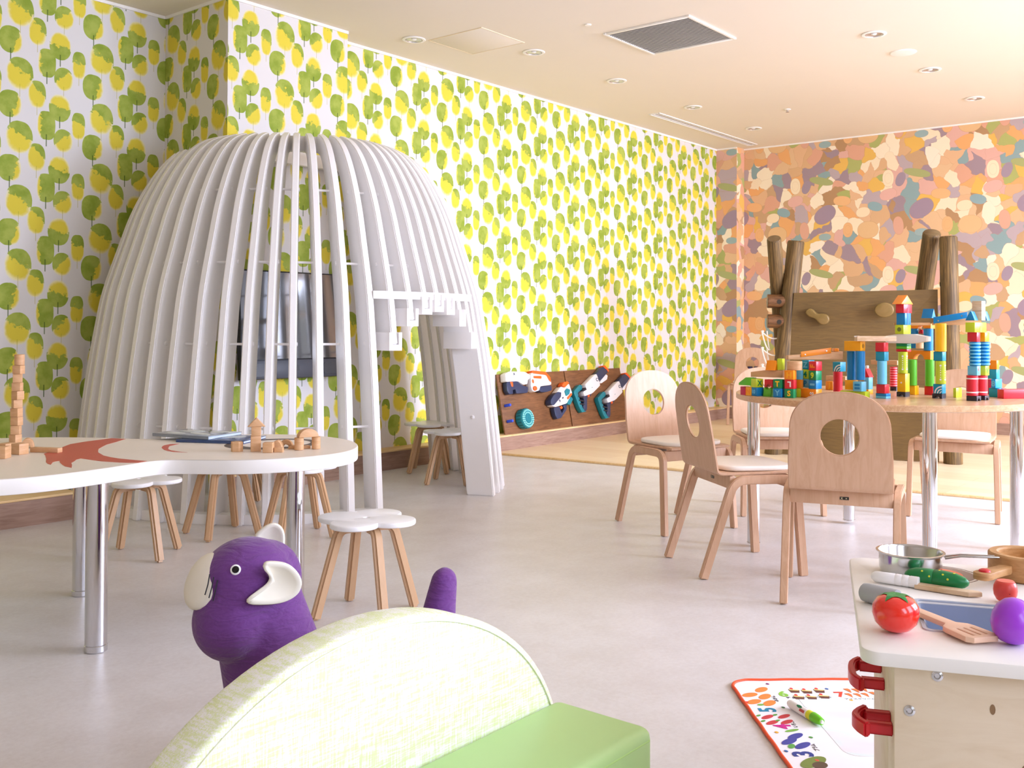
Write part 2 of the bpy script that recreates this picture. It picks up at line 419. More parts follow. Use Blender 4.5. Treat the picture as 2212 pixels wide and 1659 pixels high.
BLOCKS=[
('cube', 'crimson', 4.1348, 2.0254, 0.697, -22, 0.0405, 0.0324, 0.038, 'small crimson block at the left end of the bottom row of the letter blocks', {}),
('cube', 'amber', 4.1254, 1.9952, 0.697, -22, 0.0405, 0.0405, 0.038, 'amber letter block marked N in the bottom row of the letter blocks', {'t': ('N', 'orange', 'f')}),
('cube', 'blue', 4.1139, 1.9618, 0.697, -25, 0.0405, 0.0405, 0.038, 'blue block marked 10 under the lime X block', {'t': ('10', 'lightblue', 'f')}),
('cube', 'lime', 4.1119, 1.9638, 0.735, -25, 0.0405, 0.0405, 0.038, 'lime letter block with a green X on the blue 10 block', {'t': ('X', 'dgreen', 's')}),
('wedge', 'green', 4.1253, 2.014, 0.741, -14, 0.0365, 0.0709, 0.036, 'green sloping wedge block at the far left of the letter block wall', {}),
('dish', 'green', 4.1202, 1.9104, 0.697, -6, 0.0324, 0.0405, 0.04, 'bright green block with a hollowed top between the 10 and Y blocks', {}),
('bridge', 'red', 4.1283, 1.905, 0.737, -6, 0.0405, 0.0405, 0.034, 'small red arch block on the hollowed green block', {}),
('cube', 'blue', 4.0979, 1.8515, 0.697, -2, 0.0405, 0.0405, 0.039, 'blue letter block marked Y at the bottom of the letter wall', {'t': ('Y', 'lightblue', 'f')}),
('cube', 'dgreen', 4.0979, 1.8515, 0.736, -2, 0.0405, 0.0405, 0.039, 'dark green letter block marked T on the blue Y block', {'t': ('T', 'yellow', 'f')}),
('cube', 'dgreen', 4.1018, 1.8026, 0.697, 4, 0.0405, 0.0405, 0.039, 'dark green letter block marked S under the red L block', {'t': ('S', 'yellow', 'f')}),
('cube', 'red', 4.1018, 1.8016, 0.736, 4, 0.0405, 0.0405, 0.039, 'red letter block with a white turned L on the green S block', {'t': ('L', 'white', 'f', 180)}),
('cube', 'orange', 4.1008, 1.8026, 0.775, 4, 0.0405, 0.0405, 0.04, 'orange letter block marked H beside the lime 4 block', {'t': ('H', 'amber', 'f')}),
('halfcyl', 'wood', 4.12, 1.7919, 0.815, 4, 0.0446, 0.0648, 0.039, 'natural wood column block holding up the left end of the orange ramp', {}),
('cube', 'lime', 4.1722, 1.7921, 0.697, 4, 0.0284, 0.0284, 0.038, 'lime block squeezed between the green S and orange face blocks', {}),
('cube', 'orange', 4.1712, 1.7931, 0.735, 4, 0.0284, 0.0284, 0.038, 'dull orange block tucked behind the red L block', {}),
('cube', 'lightblue', 4.1702, 1.7931, 0.773, 4, 0.0284, 0.0284, 0.04, 'grey blue block tucked behind the orange H block', {}),
('cube', 'orange', 4.1672, 1.7374, 0.697, -14, 0.0405, 0.079, 0.039, 'wide orange block with a small smiling face at the bottom of the letter wall', {'t': (':)', 'white', 'f')}),
('cube', 'blue', 4.1624, 1.718, 0.736, -14, 0.0405, 0.0389, 0.038, 'blue block with a pale minus sign on the orange face block', {'t': ('-', 'lightblue', 'f')}),
('cube', 'dgreen', 4.1614, 1.718, 0.774, -14, 0.0405, 0.0389, 0.04, 'green block marked 9 in the letter wall', {'t': ('9', 'lime', 'f')}),
('cube', 'red', 4.1614, 1.717, 0.814, -14, 0.0405, 0.0389, 0.04, 'red letter block with a turned F at the top right of the letter wall', {'t': ('F', 'orange', 'f', 90)}),
('cube', 'lightblue', 4.2084, 1.769, 0.737, -14, 0.0405, 0.0389, 0.039, 'light blue letter block marked P beside the minus block', {'t': ('P', 'blue', 'f')}),
('cube', 'lime', 4.2074, 1.769, 0.776, -14, 0.0405, 0.0389, 0.041, 'lime block with a green 4 on the light blue P block', {'t': ('4', 'dgreen', 'f')}),
('cube', 'teal', 4.2072, 1.7682, 0.817, -14, 0.0405, 0.0373, 0.04, 'teal letter block marked Z beside the red F block', {'t': ('Z', 'lightblue', 'f')}),
('taper', 'tan', 4.1326, 1.9214, 0.78, 2, 0.0324, 0.1458, 0.032, 'long tapered tan block lying on the X and T letter blocks', {}),
('prism', 'orange', 4.1154, 1.8949, 0.812, 2, 0.0365, 0.0446, 0.043, 'orange roof block standing on the tapered tan block', {'ridge': 'y'}),
('cube', 'lime', 4.1317, 1.8596, 0.813, 2, 0.0284, 0.0243, 0.05, 'lime cube behind the orange roof block on the tan block', {}),
('cyl', 'red', 4.4988, 1.7497, 0.697, -12, 0.0425, 0.0425, 0.101, 'tall red cylinder under the teal arc block', {}),
('cube', 'teal', 4.512, 1.7482, 0.798, -12, 0.0446, 0.0405, 0.044, 'teal block with white arcs on the tall red cylinder', {'arcs': 'f'}),
('cube', 'lime', 4.3203, 1.6043, 0.697, -10, 0.0405, 0.1195, 0.028, 'long lime plank block under the twin blue columns', {}),
('cube', 'lightblue', 4.3035, 1.5778, 0.725, -10, 0.0405, 0.0413, 0.042, 'light blue block with an equals sign under the twin blue columns', {'t': ('=', 'blue', 'f')}),
('cube', 'amber', 4.3315, 1.6244, 0.729, -10, 0.0405, 0.0405, 0.042, 'amber block beside the equals sign block on the lime plank', {}),
('cyl', 'blue', 4.356, 1.6331, 0.77, -10, 0.0405, 0.0405, 0.126, 'left one of the twin blue columns', {}),
('cyl', 'blue', 4.323, 1.582, 0.773, -10, 0.0405, 0.0405, 0.125, 'right one of the twin blue columns', {}),
('cube', 'amber', 4.3298, 1.6094, 0.898, -10, 0.0405, 0.079, 0.043, 'wide amber block with a hole in its end on the twin blue columns', {'hole': 's'}),
('cube', 'amber', 4.5898, 1.6464, 0.697, -10, 0.0405, 0.0324, 0.021, 'thin amber block under the light blue house block', {}),
('cube', 'lightblue', 4.5881, 1.6418, 0.718, -10, 0.0365, 0.0243, 0.055, 'light blue block of the small house behind the twin blue columns', {}),
('prism', 'red', 4.5925, 1.6474, 0.773, -10, 0.0405, 0.0405, 0.04, 'red roof block of the small house behind the twin blue columns', {'ridge': 'x'}),
('cyl', 'white', 4.5696, 1.6417, 0.813, -10, 0.0162, 0.0162, 0.014, 'small white knob on the red roof block', {}),
('cube', 'orange', 4.7445, 1.8805, 0.697, -10, 0.0284, 0.0405, 0.042, 'orange letter block marked J behind the tall red cylinder', {'t': ('J', 'amber', 'f')}),
('cube', 'wood', 4.7921, 1.8657, 0.739, -10, 0.0365, 0.1053, 0.025, 'light wooden plank resting on the orange J block', {}),
('cube', 'lightblue', 4.3422, 1.4906, 0.697, -10, 0.0385, 0.0486, 0.01, 'pale blue slab at the foot of the light blue column', {}),
('cube', 'blue', 4.3422, 1.4906, 0.707, -10, 0.0385, 0.0486, 0.012, 'thin blue slab on the pale blue slab', {}),
('cube', 'red', 4.3375, 1.4906, 0.719, -10, 0.0385, 0.0405, 0.039, 'red cube under the light blue column', {}),
('cyl', 'lightblue', 4.3251, 1.4896, 0.758, -10, 0.0405, 0.0405, 0.1, 'light blue column between two red cubes', {}),
('cube', 'teal', 4.3335, 1.4918, 0.858, -10, 0.0365, 0.0405, 0.039, 'teal cube on the light blue column', {}),
('cube', 'red', 4.3315, 1.4928, 0.897, -10, 0.0365, 0.0405, 0.039, 'red cube under the white marble track', {}),
('arch', 'black', 4.5196, 1.4644, 0.697, -10, 0.0405, 0.0425, 0.021, 'black arch block under the tall yellow block', {}),
('cube', 'yellow', 4.5173, 1.4626, 0.718, -10, 0.0385, 0.0385, 0.081, 'tall yellow block on a black arch block', {'dot': 'f'}),
('cyl', 'lime', 4.5063, 1.4612, 0.799, -10, 0.0405, 0.0405, 0.095, 'lime cylinder with white dots on the tall yellow block', {'dots': 1}),
('cube', 'red', 4.5213, 1.4626, 0.894, -10, 0.0385, 0.0506, 0.012, 'thin red slab on the dotted lime cylinder', {}),
('cube', 'green', 4.5203, 1.4626, 0.906, -10, 0.0385, 0.0506, 0.012, 'thin bright green slab between a red and a dark green slab', {}),
('cube', 'dgreen', 4.5203, 1.4626, 0.918, -10, 0.0385, 0.0506, 0.013, 'thin dark green slab under the white marble track', {}),
('track', 'trackwood', 4.5164, 1.4657, 0.931, -10, 0.0486, 0.0405, 0.041, 'white wooden marble track piece with a pointed end on the coloured slabs', {}),
('cube', 'lime', 4.5224, 1.4663, 0.972, -10, 0.0648, 0.0405, 0.04, 'lime block with a round hole on the white marble track', {'hole': 'f'}),
('archw', 'blue', 4.5204, 1.4624, 1.012, -10, 0.0527, 0.0405, 0.052, 'blue block with a dark window in the tall house tower', {}),
('archw', 'red', 4.5262, 1.4636, 1.064, -10, 0.0729, 0.0385, 0.039, 'red arch block under the orange roof', {}),
('prism', 'orange', 4.5347, 1.4718, 1.103, -10, 0.1053, 0.0446, 0.041, 'orange roof block on top of the tallest tower', {'ridge': 'y'}),
('arch', 'black', 4.9078, 1.6274, 0.697, -10, 0.0405, 0.0324, 0.02, 'black block under the striped red cylinder', {}),
('stripecyl', 'red', 4.8999, 1.633, 0.717, -10, 0.0344, 0.0344, 0.095, 'red cylinder with pale stripes behind the tall yellow block', {}),
('stripecyl', 'red', 4.8609, 1.682, 0.697, -10, 0.0344, 0.0344, 0.115, 'red cylinder hidden behind the light blue column', {}),
('cube', 'wood', 4.9119, 1.6763, 0.82, -10, 0.0284, 0.1377, 0.022, 'pale wooden plank across the striped red cylinders', {}),
('cube', 'yellow', 4.6741, 1.4698, 0.697, -10, 0.0365, 0.0365, 0.042, 'yellow cube under the left bright green column', {}),
('cyl', 'green', 4.6633, 1.4701, 0.739, -10, 0.0405, 0.0405, 0.117, 'left bright green column under the orange arch', {}),
('cube', 'red', 4.7095, 1.4048, 0.697, -10, 0.0365, 0.0405, 0.04, 'red cube under the right bright green column', {}),
('cyl', 'green', 4.6974, 1.4048, 0.737, -10, 0.0405, 0.0405, 0.12, 'right bright green column under the orange arch', {}),
('bridge', 'orange', 4.7076, 1.4475, 0.857, -10, 0.0385, 0.1114, 0.04, 'orange arch bridging the two bright green columns', {}),
('cyl', 'blue', 4.6924, 1.4091, 0.897, -10, 0.0425, 0.0425, 0.099, 'thick blue column on the right of the orange arch', {}),
('bridge', 'orange', 4.7064, 1.4383, 0.996, -10, 0.0405, 0.0972, 0.023, 'upper orange arch with a hanging red bell', {}),
('cyl', 'blue', 4.7134, 1.4775, 0.906, -10, 0.0365, 0.0365, 0.098, 'slim blue column on the left of the orange arch', {}),
('cyl', 'wood', 4.6644, 1.4381, 0.906, -10, 0.0344, 0.0344, 0.031, 'short natural wood cylinder standing on the orange arch', {}),
('prism', 'blue', 4.7033, 1.4116, 1.043, -10, 0.0385, 0.0506, 0.043, 'blue roof block on the wooden rail above the upper orange arch', {'ridge': 'y'}),
('arch', 'black', 4.5118, 1.3106, 0.697, -10, 0.0385, 0.0446, 0.021, 'black arch block under the teal arc block on the right', {}),
('cube', 'teal', 4.5094, 1.3082, 0.718, -10, 0.0365, 0.0393, 0.041, 'teal block with white arcs under a dotted lime cylinder', {'arcs': 'f'}),
('cyl', 'lime', 4.5044, 1.3019, 0.759, -10, 0.0425, 0.0425, 0.099, 'lime cylinder with white dots on the teal arc block', {'dots': 1}),
('cube', 'teal', 4.5085, 1.307, 0.858, -10, 0.0344, 0.0405, 0.04, 'teal cube between the dotted lime and yellow cylinders', {}),
('cyl', 'yellow', 4.5044, 1.3015, 0.898, -10, 0.0466, 0.0466, 0.121, 'tall yellow cylinder holding up the blue ramp', {}),
('cube', 'lime', 4.6222, 1.2657, 0.697, -12, 0.0506, 0.0142, 0.042, 'single lime cube lying alone on the round table', {}),
('arch', 'black', 4.4568, 1.1564, 0.697, -10, 0.0405, 0.0446, 0.021, 'left black arch block under the red banded cylinders', {'axis': 's'}),
('bandcyl', 'red', 4.455, 1.1619, 0.718, -10, 0.0466, 0.0466, 0.085, 'left red cylinder with white bands', {}),
('cube', 'lightblue', 4.4525, 1.1541, 0.803, -10, 0.0324, 0.0405, 0.04, 'light blue block with a small picture on the left red banded cylinder', {'pic': 1}),
('ribcyl', 'blue', 4.448, 1.1497, 0.843, -10, 0.0454, 0.0454, 0.099, 'left blue ribbed cylinder', {}),
('cube', 'red', 4.4495, 1.1541, 0.942, -10, 0.0324, 0.0405, 0.04, 'red cube on the left blue ribbed cylinder', {}),
('archw', 'lime', 4.4794, 1.1538, 0.982, -10, 0.1053, 0.0405, 0.041, 'wide lime arch block across the red and yellow cubes', {}),
('arch', 'black', 4.5341, 1.1404, 0.697, -10, 0.0405, 0.0365, 0.019, 'right black arch block under the red banded cylinders', {'axis': 's'}),
('bandcyl', 'red', 4.5358, 1.1451, 0.716, -10, 0.0446, 0.0446, 0.085, 'right red cylinder with white bands', {}),
('cube', 'lime', 4.5318, 1.1368, 0.801, -10, 0.0365, 0.0324, 0.041, 'lime letter block marked V on the right red banded cylinder', {'t': ('V', 'green', 's')}),
('ribcyl', 'blue', 4.5292, 1.1323, 0.842, -10, 0.0437, 0.0437, 0.1, 'right blue ribbed cylinder', {}),
('cube', 'amber', 4.5308, 1.1374, 0.942, -10, 0.0405, 0.0324, 0.039, 'amber cube on the right blue ribbed cylinder', {}),
('rprism', 'blue', 4.4575, 1.1641, 1.031, -10, 0.0324, 0.0405, 0.038, 'left blue sloped block on the wide lime arch', {}),
('cube', 'woodend', 4.5055, 1.1488, 1.031, -10, 0.0365, 0.0405, 0.04, 'lower wooden cube between the blue sloped blocks', {}),
('cube', 'woodend', 4.5045, 1.1488, 1.071, -10, 0.0365, 0.0405, 0.042, 'upper wooden cube on top of the wide lime arch tower', {}),
('rprism', 'blue', 4.5448, 1.1345, 1.031, -10, 0.0284, 0.0324, 0.039, 'right blue sloped block on the wide lime arch', {}),
('cube', 'teal', 4.7712, 1.1454, 0.697, -10, 0.0405, 0.0486, 0.04, 'teal block at the foot of the right rear stack', {}),
('cube', 'brightblue', 4.7687, 1.1433, 0.737, -10, 0.0648, 0.0203, 0.04, 'bright blue block marked 8 in the right rear stack', {'t': ('8', 'lightblue', 'f')}),
('cube', 'teal', 4.7573, 1.152, 0.777, -10, 0.0344, 0.0385, 0.042, 'pale teal cube in the right rear stack', {}),
('cube', 'orange', 4.7533, 1.1517, 0.819, -10, 0.0263, 0.0385, 0.04, 'orange cube on top of the right rear stack', {}),
('cube', 'crimson', 4.9337, 1.2072, 0.697, -10, 0.0203, 0.0203, 0.07, 'crimson block behind the bright blue 8 block', {}),
('cube', 'red', 4.7732, 1.1165, 0.697, -10, 0.0284, 0.0142, 0.039, 'short red block behind the long red block', {}),
('cube', 'red', 4.7461, 1.0523, 0.697, -38, 0.1741, 0.0405, 0.04, 'long red block at the right edge of the round table', {})]
# ------------------------------------------------------------------ the room
H = 2.935
YB, YL, YC = 5.20, 5.68, 5.02            # tree wall, its deeper bay on the left, and the column between
XC0, XC1, XR = 3.50, 4.425, 10.06
YF, XN = -1.7, -2.6
PAPER_L = tree_paper('tree_paper_bay', 'x', 2.598, 2.399)
PAPER_C = tree_paper('tree_paper_column', 'x', 3.913, 2.785)
PAPER_CS = tree_paper('tree_paper_column_side', 'y', -5.594, 2.774, -1)
PAPER_B = tree_paper('tree_paper_wall', 'x', 7.025, 2.249)
ANIMAL = animal_paper('animal_paper', 'y', -1, .155, .05)
ANIMAL2 = animal_paper('animal_paper_return', 'x', 1, .4, .05)
CREAM = plain('ceiling_paint', 'E9DFD1', .75, spec=.2, var=.012, scale=3)
PLASTER = plain('wall_plaster', 'EFE9E0', .7, spec=.2, var=.01)
TRIMW = plain('trim_white', 'F4F0EA', .5, var=.01)

def floor_mat():
    m, t, b = base_mat('vinyl_floor')
    g = t.add('ShaderNodeNewGeometry').outputs['Position']
    n1 = t.noise(g, 5, 6, .65); n2 = t.noise(g, 60, 4, .7); n3 = t.noise(g, 1.1, 2)
    s = t.m('ADD', t.m('ADD', t.m('MULTIPLY', n1, .45), t.m('MULTIPLY', n2, .35)), t.m('MULTIPLY', n3, .2))
    t.link(t.mix(t.step(s, .32, .68), lin('CDC6C1'), lin('DEDAD8')), b.inputs['Base Color'])
    b.inputs['Roughness'].default_value = .34; b.inputs['Specular IOR Level'].default_value = .4
    t.link(t.bump(n2, .04), b.inputs['Normal'])
    return m
def plank_mat():
    m, t, b = base_mat('pale_plank_floor')
    g = t.add('ShaderNodeNewGeometry').outputs['Position']
    br = t.add('ShaderNodeTexBrick'); t.put(br.inputs['Vector'], t.mapping(g, rot=(0, 0, PI/2)))
    br.inputs['Scale'].default_value = 1; br.inputs['Brick Width'].default_value = 1.2; br.inputs['Row Height'].default_value = .15
    br.inputs['Mortar Size'].default_value = .0015; br.inputs['Color1'].default_value = lin('ECD3AC'); br.inputs['Color2'].default_value = lin('E2C297')
    br.inputs['Mortar'].default_value = lin('C69C66')
    n = t.noise(t.mapping(g, (16, 1.4, 1)), 3, 4)
    t.link(t.mix(t.m('MULTIPLY', n, .45), br.outputs['Color'], lin('F3E2C6')), b.inputs['Base Color'])
    b.inputs['Roughness'].default_value = .35
    return m
struct('floor', BX(((XN+XR)/2, (YF+YL)/2, -.05), (XR-XN+.4, YL-YF+.4, .1)), floor_mat(), smooth=0)
XW = 6.06
# slightly raised wooden floor at the far end, its edge parallel to the right wall
bm = plate([(6.0, 5.06), (XR, 5.06), (XR, YF), (6.62, YF)], .014, Matrix.Translation((0, 0, .0005)))
struct('floor_wood', bm, plank_mat(), smooth=0)
d = Vector((6.62-6.0, YF-5.06, 0)); bm = NB()
box(bm, (6.0+d.x/2-.012, 5.06+d.y/2, .0075), (.03, d.length-.04, .015), .003, rz=math.atan2(d.y, d.x)-PI/2)
struct('trim_floor', bm, PLINTHTOP)
struct('ceiling', BX(((XN+XR)/2, (YF+YL)/2, H+.05), (XR-XN+.4, YL-YF+.4, .1)), CREAM, smooth=0)
struct('wall_left', BX(((XN+XC0)/2, YL+.05, H/2), (XC0-XN, .1, H)), PAPER_L, smooth=0)
bm = BX(((XC0+XC1)/2, (YC+YL+.1)/2, H/2), (XC1-XC0, YL+.1-YC, H))
me_col = struct('wall_column', bm, [PAPER_C, PAPER_CS], smooth=0)
for p in me_col.data.polygons: p.material_index = 1 if abs(p.normal.x) > .5 else 0
struct('wall_back', BX(((XC1+XR)/2, YB+.05, H/2), (XR-XC1, .1, H)), PAPER_B, smooth=0)
struct('wall_right', BX((XR+.05, (YF+YB)/2, H/2), (.1, YB-YF+.1, H)), ANIMAL, smooth=0)
bm = BX(((9.885+XR)/2, (4.955+YB)/2, H/2), (XR-9.885, YB-4.955, H))
o = struct('wall_corner', bm, [ANIMAL, ANIMAL2], smooth=0)
for p in o.data.polygons: p.material_index = 1 if abs(p.normal.y) > .5 else 0
struct('wall_near', BX((XN-.05, (YF+YL)/2, H/2), (.1, YL-YF, H)), PLASTER, smooth=0)
# window wall on the right-hand side of the room, outside the frame: it lets the daylight in
WINX = [(-.4, 1.0), (1.5, 2.9), (3.4, 4.8), (5.2, 6.6), (7.0, 8.4), (8.66, 9.15), (9.3, 9.82)]
Z0, Z1 = .45, 2.66
bm = NB(); xs = [XN] + [v for w in WINX for v in w] + [XR]
for i in range(0, len(xs), 2): box(bm, ((xs[i]+xs[i+1])/2, YF-.1, H/2), (xs[i+1]-xs[i], .2, H))
for a, b in WINX:
    box(bm, ((a+b)/2, YF-.1, Z0/2), (b-a, .2, Z0)); box(bm, ((a+b)/2, YF-.1, (Z1+H)/2), (b-a, .2, H-Z1))
struct('wall_front', bm, PLASTER, smooth=0)
for i, (a, b) in enumerate(WINX):
    bm = NB()
    for x in (a+.025, b-.025): box(bm, (x, YF-.1, (Z0+Z1)/2), (.05, .07, Z1-Z0))
    for z in (Z0+.025, Z1-.025, 2.1): box(bm, ((a+b)/2, YF-.1, z), (b-a-.1, .07, .05))
    struct('window_%d' % (i+1), bm, TRIMW)
# crown strips where paper meets ceiling
def crown(n, c, d): struct('trim_%d' % n, BX(c, d), TRIMW, smooth=0)
crown(1, ((XN+XC0)/2, YL-.004, H-.009), (XC0-XN, .012, .018))
crown(2, ((XC0+XC1)/2, YC-.004, H-.009), (XC1-XC0, .012, .018))
crown(3, ((XC1+9.885)/2, YB-.004, H-.009), (9.885-XC1, .012, .018))
crown(4, (XR-.004, (YF+4.955)/2, H-.007), (.012, 4.955-YF, .014))
crown(5, (9.882, (4.955+YB)/2, H-.007), (.012, YB-4.955, .014))
crown(6, (XC0-.004, (YC+YL)/2, H-.009), (.012, YL-YC, .018))
# wood plinths at the foot of the tree wall
def plinth(name, x0, x1, y0, y1, h):
    o = struct(name, BX(((x0+x1)/2, (y0+y1)/2, (h-.012)/2), (x1-x0, y1-y0, h-.012)), PLINTH, smooth=0)
    obj('top_strip', BX(((x0+x1)/2, (y0+y1)/2-.004, h-.006), (x1-x0, y1-y0+.008, .012), .002), PLINTHTOP, o)
    return o
plinth('baseboard_left', XN, 2.60, 5.0, YL, .14)
plinth('baseboard_column', XC0+.002, XC1, YC-.03, YC, .12)
plinth('baseboard_back', XC1+.002, 9.885, 5.06, YB, .135)
struct('baseboard_right', BX((XR-.008, (YF+4.955)/2, .06), (.016, 4.955-YF, .12)), PLINTH, smooth=0)
struct('baseboard_corner', BX((9.879, (5.06+4.955)/2-.003, .067), (.012, 5.06-4.955-.006, .134)), PLINTH, smooth=0)

# ------------------------------------------------------------------ ceiling fittings
ALU = plain('downlight_aluminium', 'D8D8DC', .25, metal=.9, var=0)
def downlight(x, y, label):
    t = thing('ceiling_downlight', label, 'ceiling light', (x, y, H), 0, 'recessed downlights')
    bm = lathe(NB(), [(.055, -.001), (.078, -.001), (.080, -.004), (.076, -.008), (.060, -.009), (.055, -.001)], seg=36, cap=False)
    obj('trim_ring', bm, TRIMW, t)
    bm = lathe(NB(), [(.0548, -.0085), (.052, -.004), (.042, -.0015), (.0, -.0012)], seg=36, cap=False)
    obj('reflector', bm, ALU, t)
    obj('bulb', lathe(NB(), [(0, -.009), (.012, -.008), (.018, -.004), (.018, -.0015)], seg=20, cap=False), plain('bulb_glass', 'F7F4F0', .2, var=0), t)
    return t
DL = [((4.82, 4.80), 'recessed round ceiling light nearest the column'),
      ((5.57, 4.358), 'recessed ceiling light just left of the big air grille'),
      ((6.628, 4.356), 'recessed ceiling light above the middle of the tree wall'),
      ((7.841, 4.353), 'recessed ceiling light beside the near end of the slot diffuser'),
      ((9.047, 4.357), 'recessed ceiling light beside the far end of the slot diffuser'),
      ((6.616, 2.331), 'recessed ceiling light right of the big air grille'),
      ((7.791, 2.326), 'recessed ceiling light just beyond the round ceiling disc'),
      ((8.997, 2.326), 'recessed ceiling light nearest the animal wallpaper wall')]
for p, l in DL: downlight(p[0], p[1], l)
t = thing('air_grille', 'square white louvred air grille in the ceiling', 'ceiling vent', (5.817, 3.401, H))
bm = NB()
for sx, sy, dx, dy in ((0, .31, .64, .022), (0, -.31, .64, .022), (.305, 0, .022, .598), (-.305, 0, .022, .598)): box(bm, (sx, sy, -.006), (dx, dy, .012), .002)
obj('grille_frame', bm, TRIMW, t)
obj('backing', BX((0, 0, -.001), (.60, .60, .002)), plain('grille_shadow', '8E8A92', .8), t, smooth=0)
bm = NB()
for i in range(26): box(bm, (-.283+i*.0226, 0, -.008), (.014, .598, .003), rz=0)
for v in bm.verts: v.co.z += (v.co.x+.283 - round((v.co.x+.283)/.0226)*.0226)*.35
obj('louvres', bm, TRIMW, t, smooth=0)
t = thing('slot_diffuser', 'long white slot diffuser set in the ceiling along the tree wall', 'ceiling vent', (8.86, 4.76, H))
bm = NB()
for y in (-.05, .05): box(bm, (0, y, -.004), (2.0, .016, .008), .002)
for x in (-.995, .995): box(bm, (x, 0, -.004), (.01, .1, .008))
obj('slot_frame', bm, TRIMW, t)
bm = NB()
for y in (-.02, .02): box(bm, (0, y, -.003), (1.98, .006, .006))
obj('slot_blades', bm, TRIMW, t, smooth=0)
obj('slot_backing', BX((0, 0, -.0008), (1.98, .09, .0014)), plain('slot_grey', 'B9B6BE', .7), t, smooth=0)
t = thing('ceiling_hatch', 'faint square access hatch painted like the ceiling', 'hatch', (5.12, 4.50, H))
obj('hatch_panel', BX((0, 0, -.0015), (.432, .468, .003), .001), CREAM, t)
bm = NB()
for sx, sy, dx, dy in ((0, .237, .45, .005), (0, -.237, .45, .005), (.2195, 0, .005, .47), (-.2195, 0, .005, .47)): box(bm, (sx, sy, -.002), (dx, dy, .004))
obj('hatch_frame', bm, plain('hatch_trim', 'EFDDBE', .6), t, smooth=0)
tag(obj('ceiling_disc', lathe(NB(), [(0, -.010), (.06, -.010), (.085, -.007), (.09, -.0005)], (7.189, 2.328, H), seg=36), TRIMW), 'flat white ceiling disc between two recessed lights', 'speaker')
t = thing('sprinkler', 'tiny metal sprinkler head on the ceiling', 'sprinkler', (8.441, 3.741, H))
obj('sprinkler_rose', lathe(NB(), [(.03, -.0005), (.028, -.006), (.01, -.008), (0, -.008)], seg=24), TRIMW, t)
obj('sprinkler_head', lathe(NB(), [(.009, -.008), (.008, -.022), (.016, -.024), (.016, -.027), (0, -.027)], seg=20), STEEL, t)
tag(obj('ceiling_sensor', lathe(NB(), [(.022, -.0005), (.02, -.006), (0, -.008)], (5.279, 3.69, H), seg=24), TRIMW), 'small white dot of a sensor on the ceiling left of the grille', 'sensor')
# dark plaques low on the animal wall
PLQ = plain('plaque_navy', '2B2A4A', .3)
for i, (y, l) in enumerate(((4.88, 'first from the corner column'), (4.805, 'second from the corner column'), (4.735, 'third from the corner column'), (4.665, 'fourth from the column'))):
    t = thing('wall_plaque', 'small dark rounded square plaque on the animal wallpaper, '+l, 'plaque', (XR, y, .545), 0, 'dark plaques low on the wall')
    M = basis((-.0005, 0, 0), (0, -1, 0), (0, 0, 1))
    obj('plaque', plate(rrect(-.029, -.029, .029, .029, .01), .01, M, bev=.002), PLQ, t)
    obj('emblem', plate(circ(.012, 20), .001, basis((-.0106, 0, 0), (0, -1, 0), (0, 0, 1))), plain('plaque_blue', '5A58B8', .4), t)

# ------------------------------------------------------------------ slatted play dome against the column
DC = Vector((4.03, 5.02, 0))
dome = thing('play_dome', 'tall white slatted play dome with a stepped doorway', 'play house', DC)
PROF = [(0,1.30),(.4,1.258),(.7,1.222),(1.0,1.175),(1.2,1.135),(1.45,1.055),(1.65,.985),(1.83,.895),(1.97,.795),(2.055,.69),(2.10,.575)]
def rout(h):
    for (a, ra), (b, rb) in zip(PROF, PROF[1:]):
        if h <= b: return ra+(rb-ra)*(h-a)/(b-a)
    return PROF[-1][1]
# dense smooth outer curve
def dense(h0=0, rmin=0):
    P = [Vector((r, h)) for h, r in PROF]
    pts = []
    n = len(P)
    for i in range(n-1):
        p0 = P[max(i-1, 0)]; p1 = P[i]; p2 = P[i+1]; p3 = P[min(i+2, n-1)]
        for k in range(5):
            s = k/5; s2 = s*s; s3 = s2*s
            pts.append(.5*((2*p1)+(p2-p0)*s+(2*p0-5*p1+4*p2-p3)*s2+(3*p1-p0-3*p2+p3)*s3))
    pts.append(P[-1])
    return [p for p in pts if p.y >= h0-1e-4 and p.x >= rmin]
RD, RT = .168, .038
def rib_mesh(h0=0, rmin=0):
    out = dense(h0, rmin)
    if h0 > 0: out = [Vector((rout(h0), h0))] + [p for p in out if p.y > h0+.01]
    inn = []
    for i, p in enumerate(out):
        tg = (out[min(i+1, len(out)-1)]-out[max(i-1, 0)]).normalized()
        nn = Vector((-tg.y, tg.x))
        if i == 0: nn = Vector((-1, 0))
        q = p+nn*(RD if p.y < 1.6 else RD*(1-.35*min(1, (p.y-1.6)/.45)))
        if inn and (q-inn[-1]).dot(tg) < .002: q = inn[-1]+tg*.002
        inn.append(q)
    bm = NB(); rings = []
    for p, q in zip(out, inn):
        rings.append([bm.verts.new((v.x, s*RT/2, v.y)) for v, s in ((p, -1), (p, 1), (q, 1), (q, -1))])
    for a, b in zip(rings, rings[1:]):
        for k in range(4): bm.faces.new((a[k], a[(k+1) % 4], b[(k+1) % 4], b[k]))
    bm.faces.new(rings[0]); bm.faces.new(rings[-1])
    bmesh.ops.recalc_face_normals(bm, faces=bm.faces[:])
    es = [e for e in bm.edges if e.calc_face_angle(0) > 1.0]
    bmesh.ops.bevel(bm, geom=es, offset=.005, segments=2, affect='EDGES')
    me_o = obj('rib', bm, WHITE, dome, smooth=40)
    return me_o
FULLA = [-180.3+6.55*i for i in range(6)] + [-141.3, -135.6, -130.0, -123.5, -116.6, -109.8]
BACKA = [-206.5, -200.0, -193.4, -186.8]
RIGHTA = [-62.5, -57, -51.5, -46, -40, -34, -28, -22, -16, -10, -4]
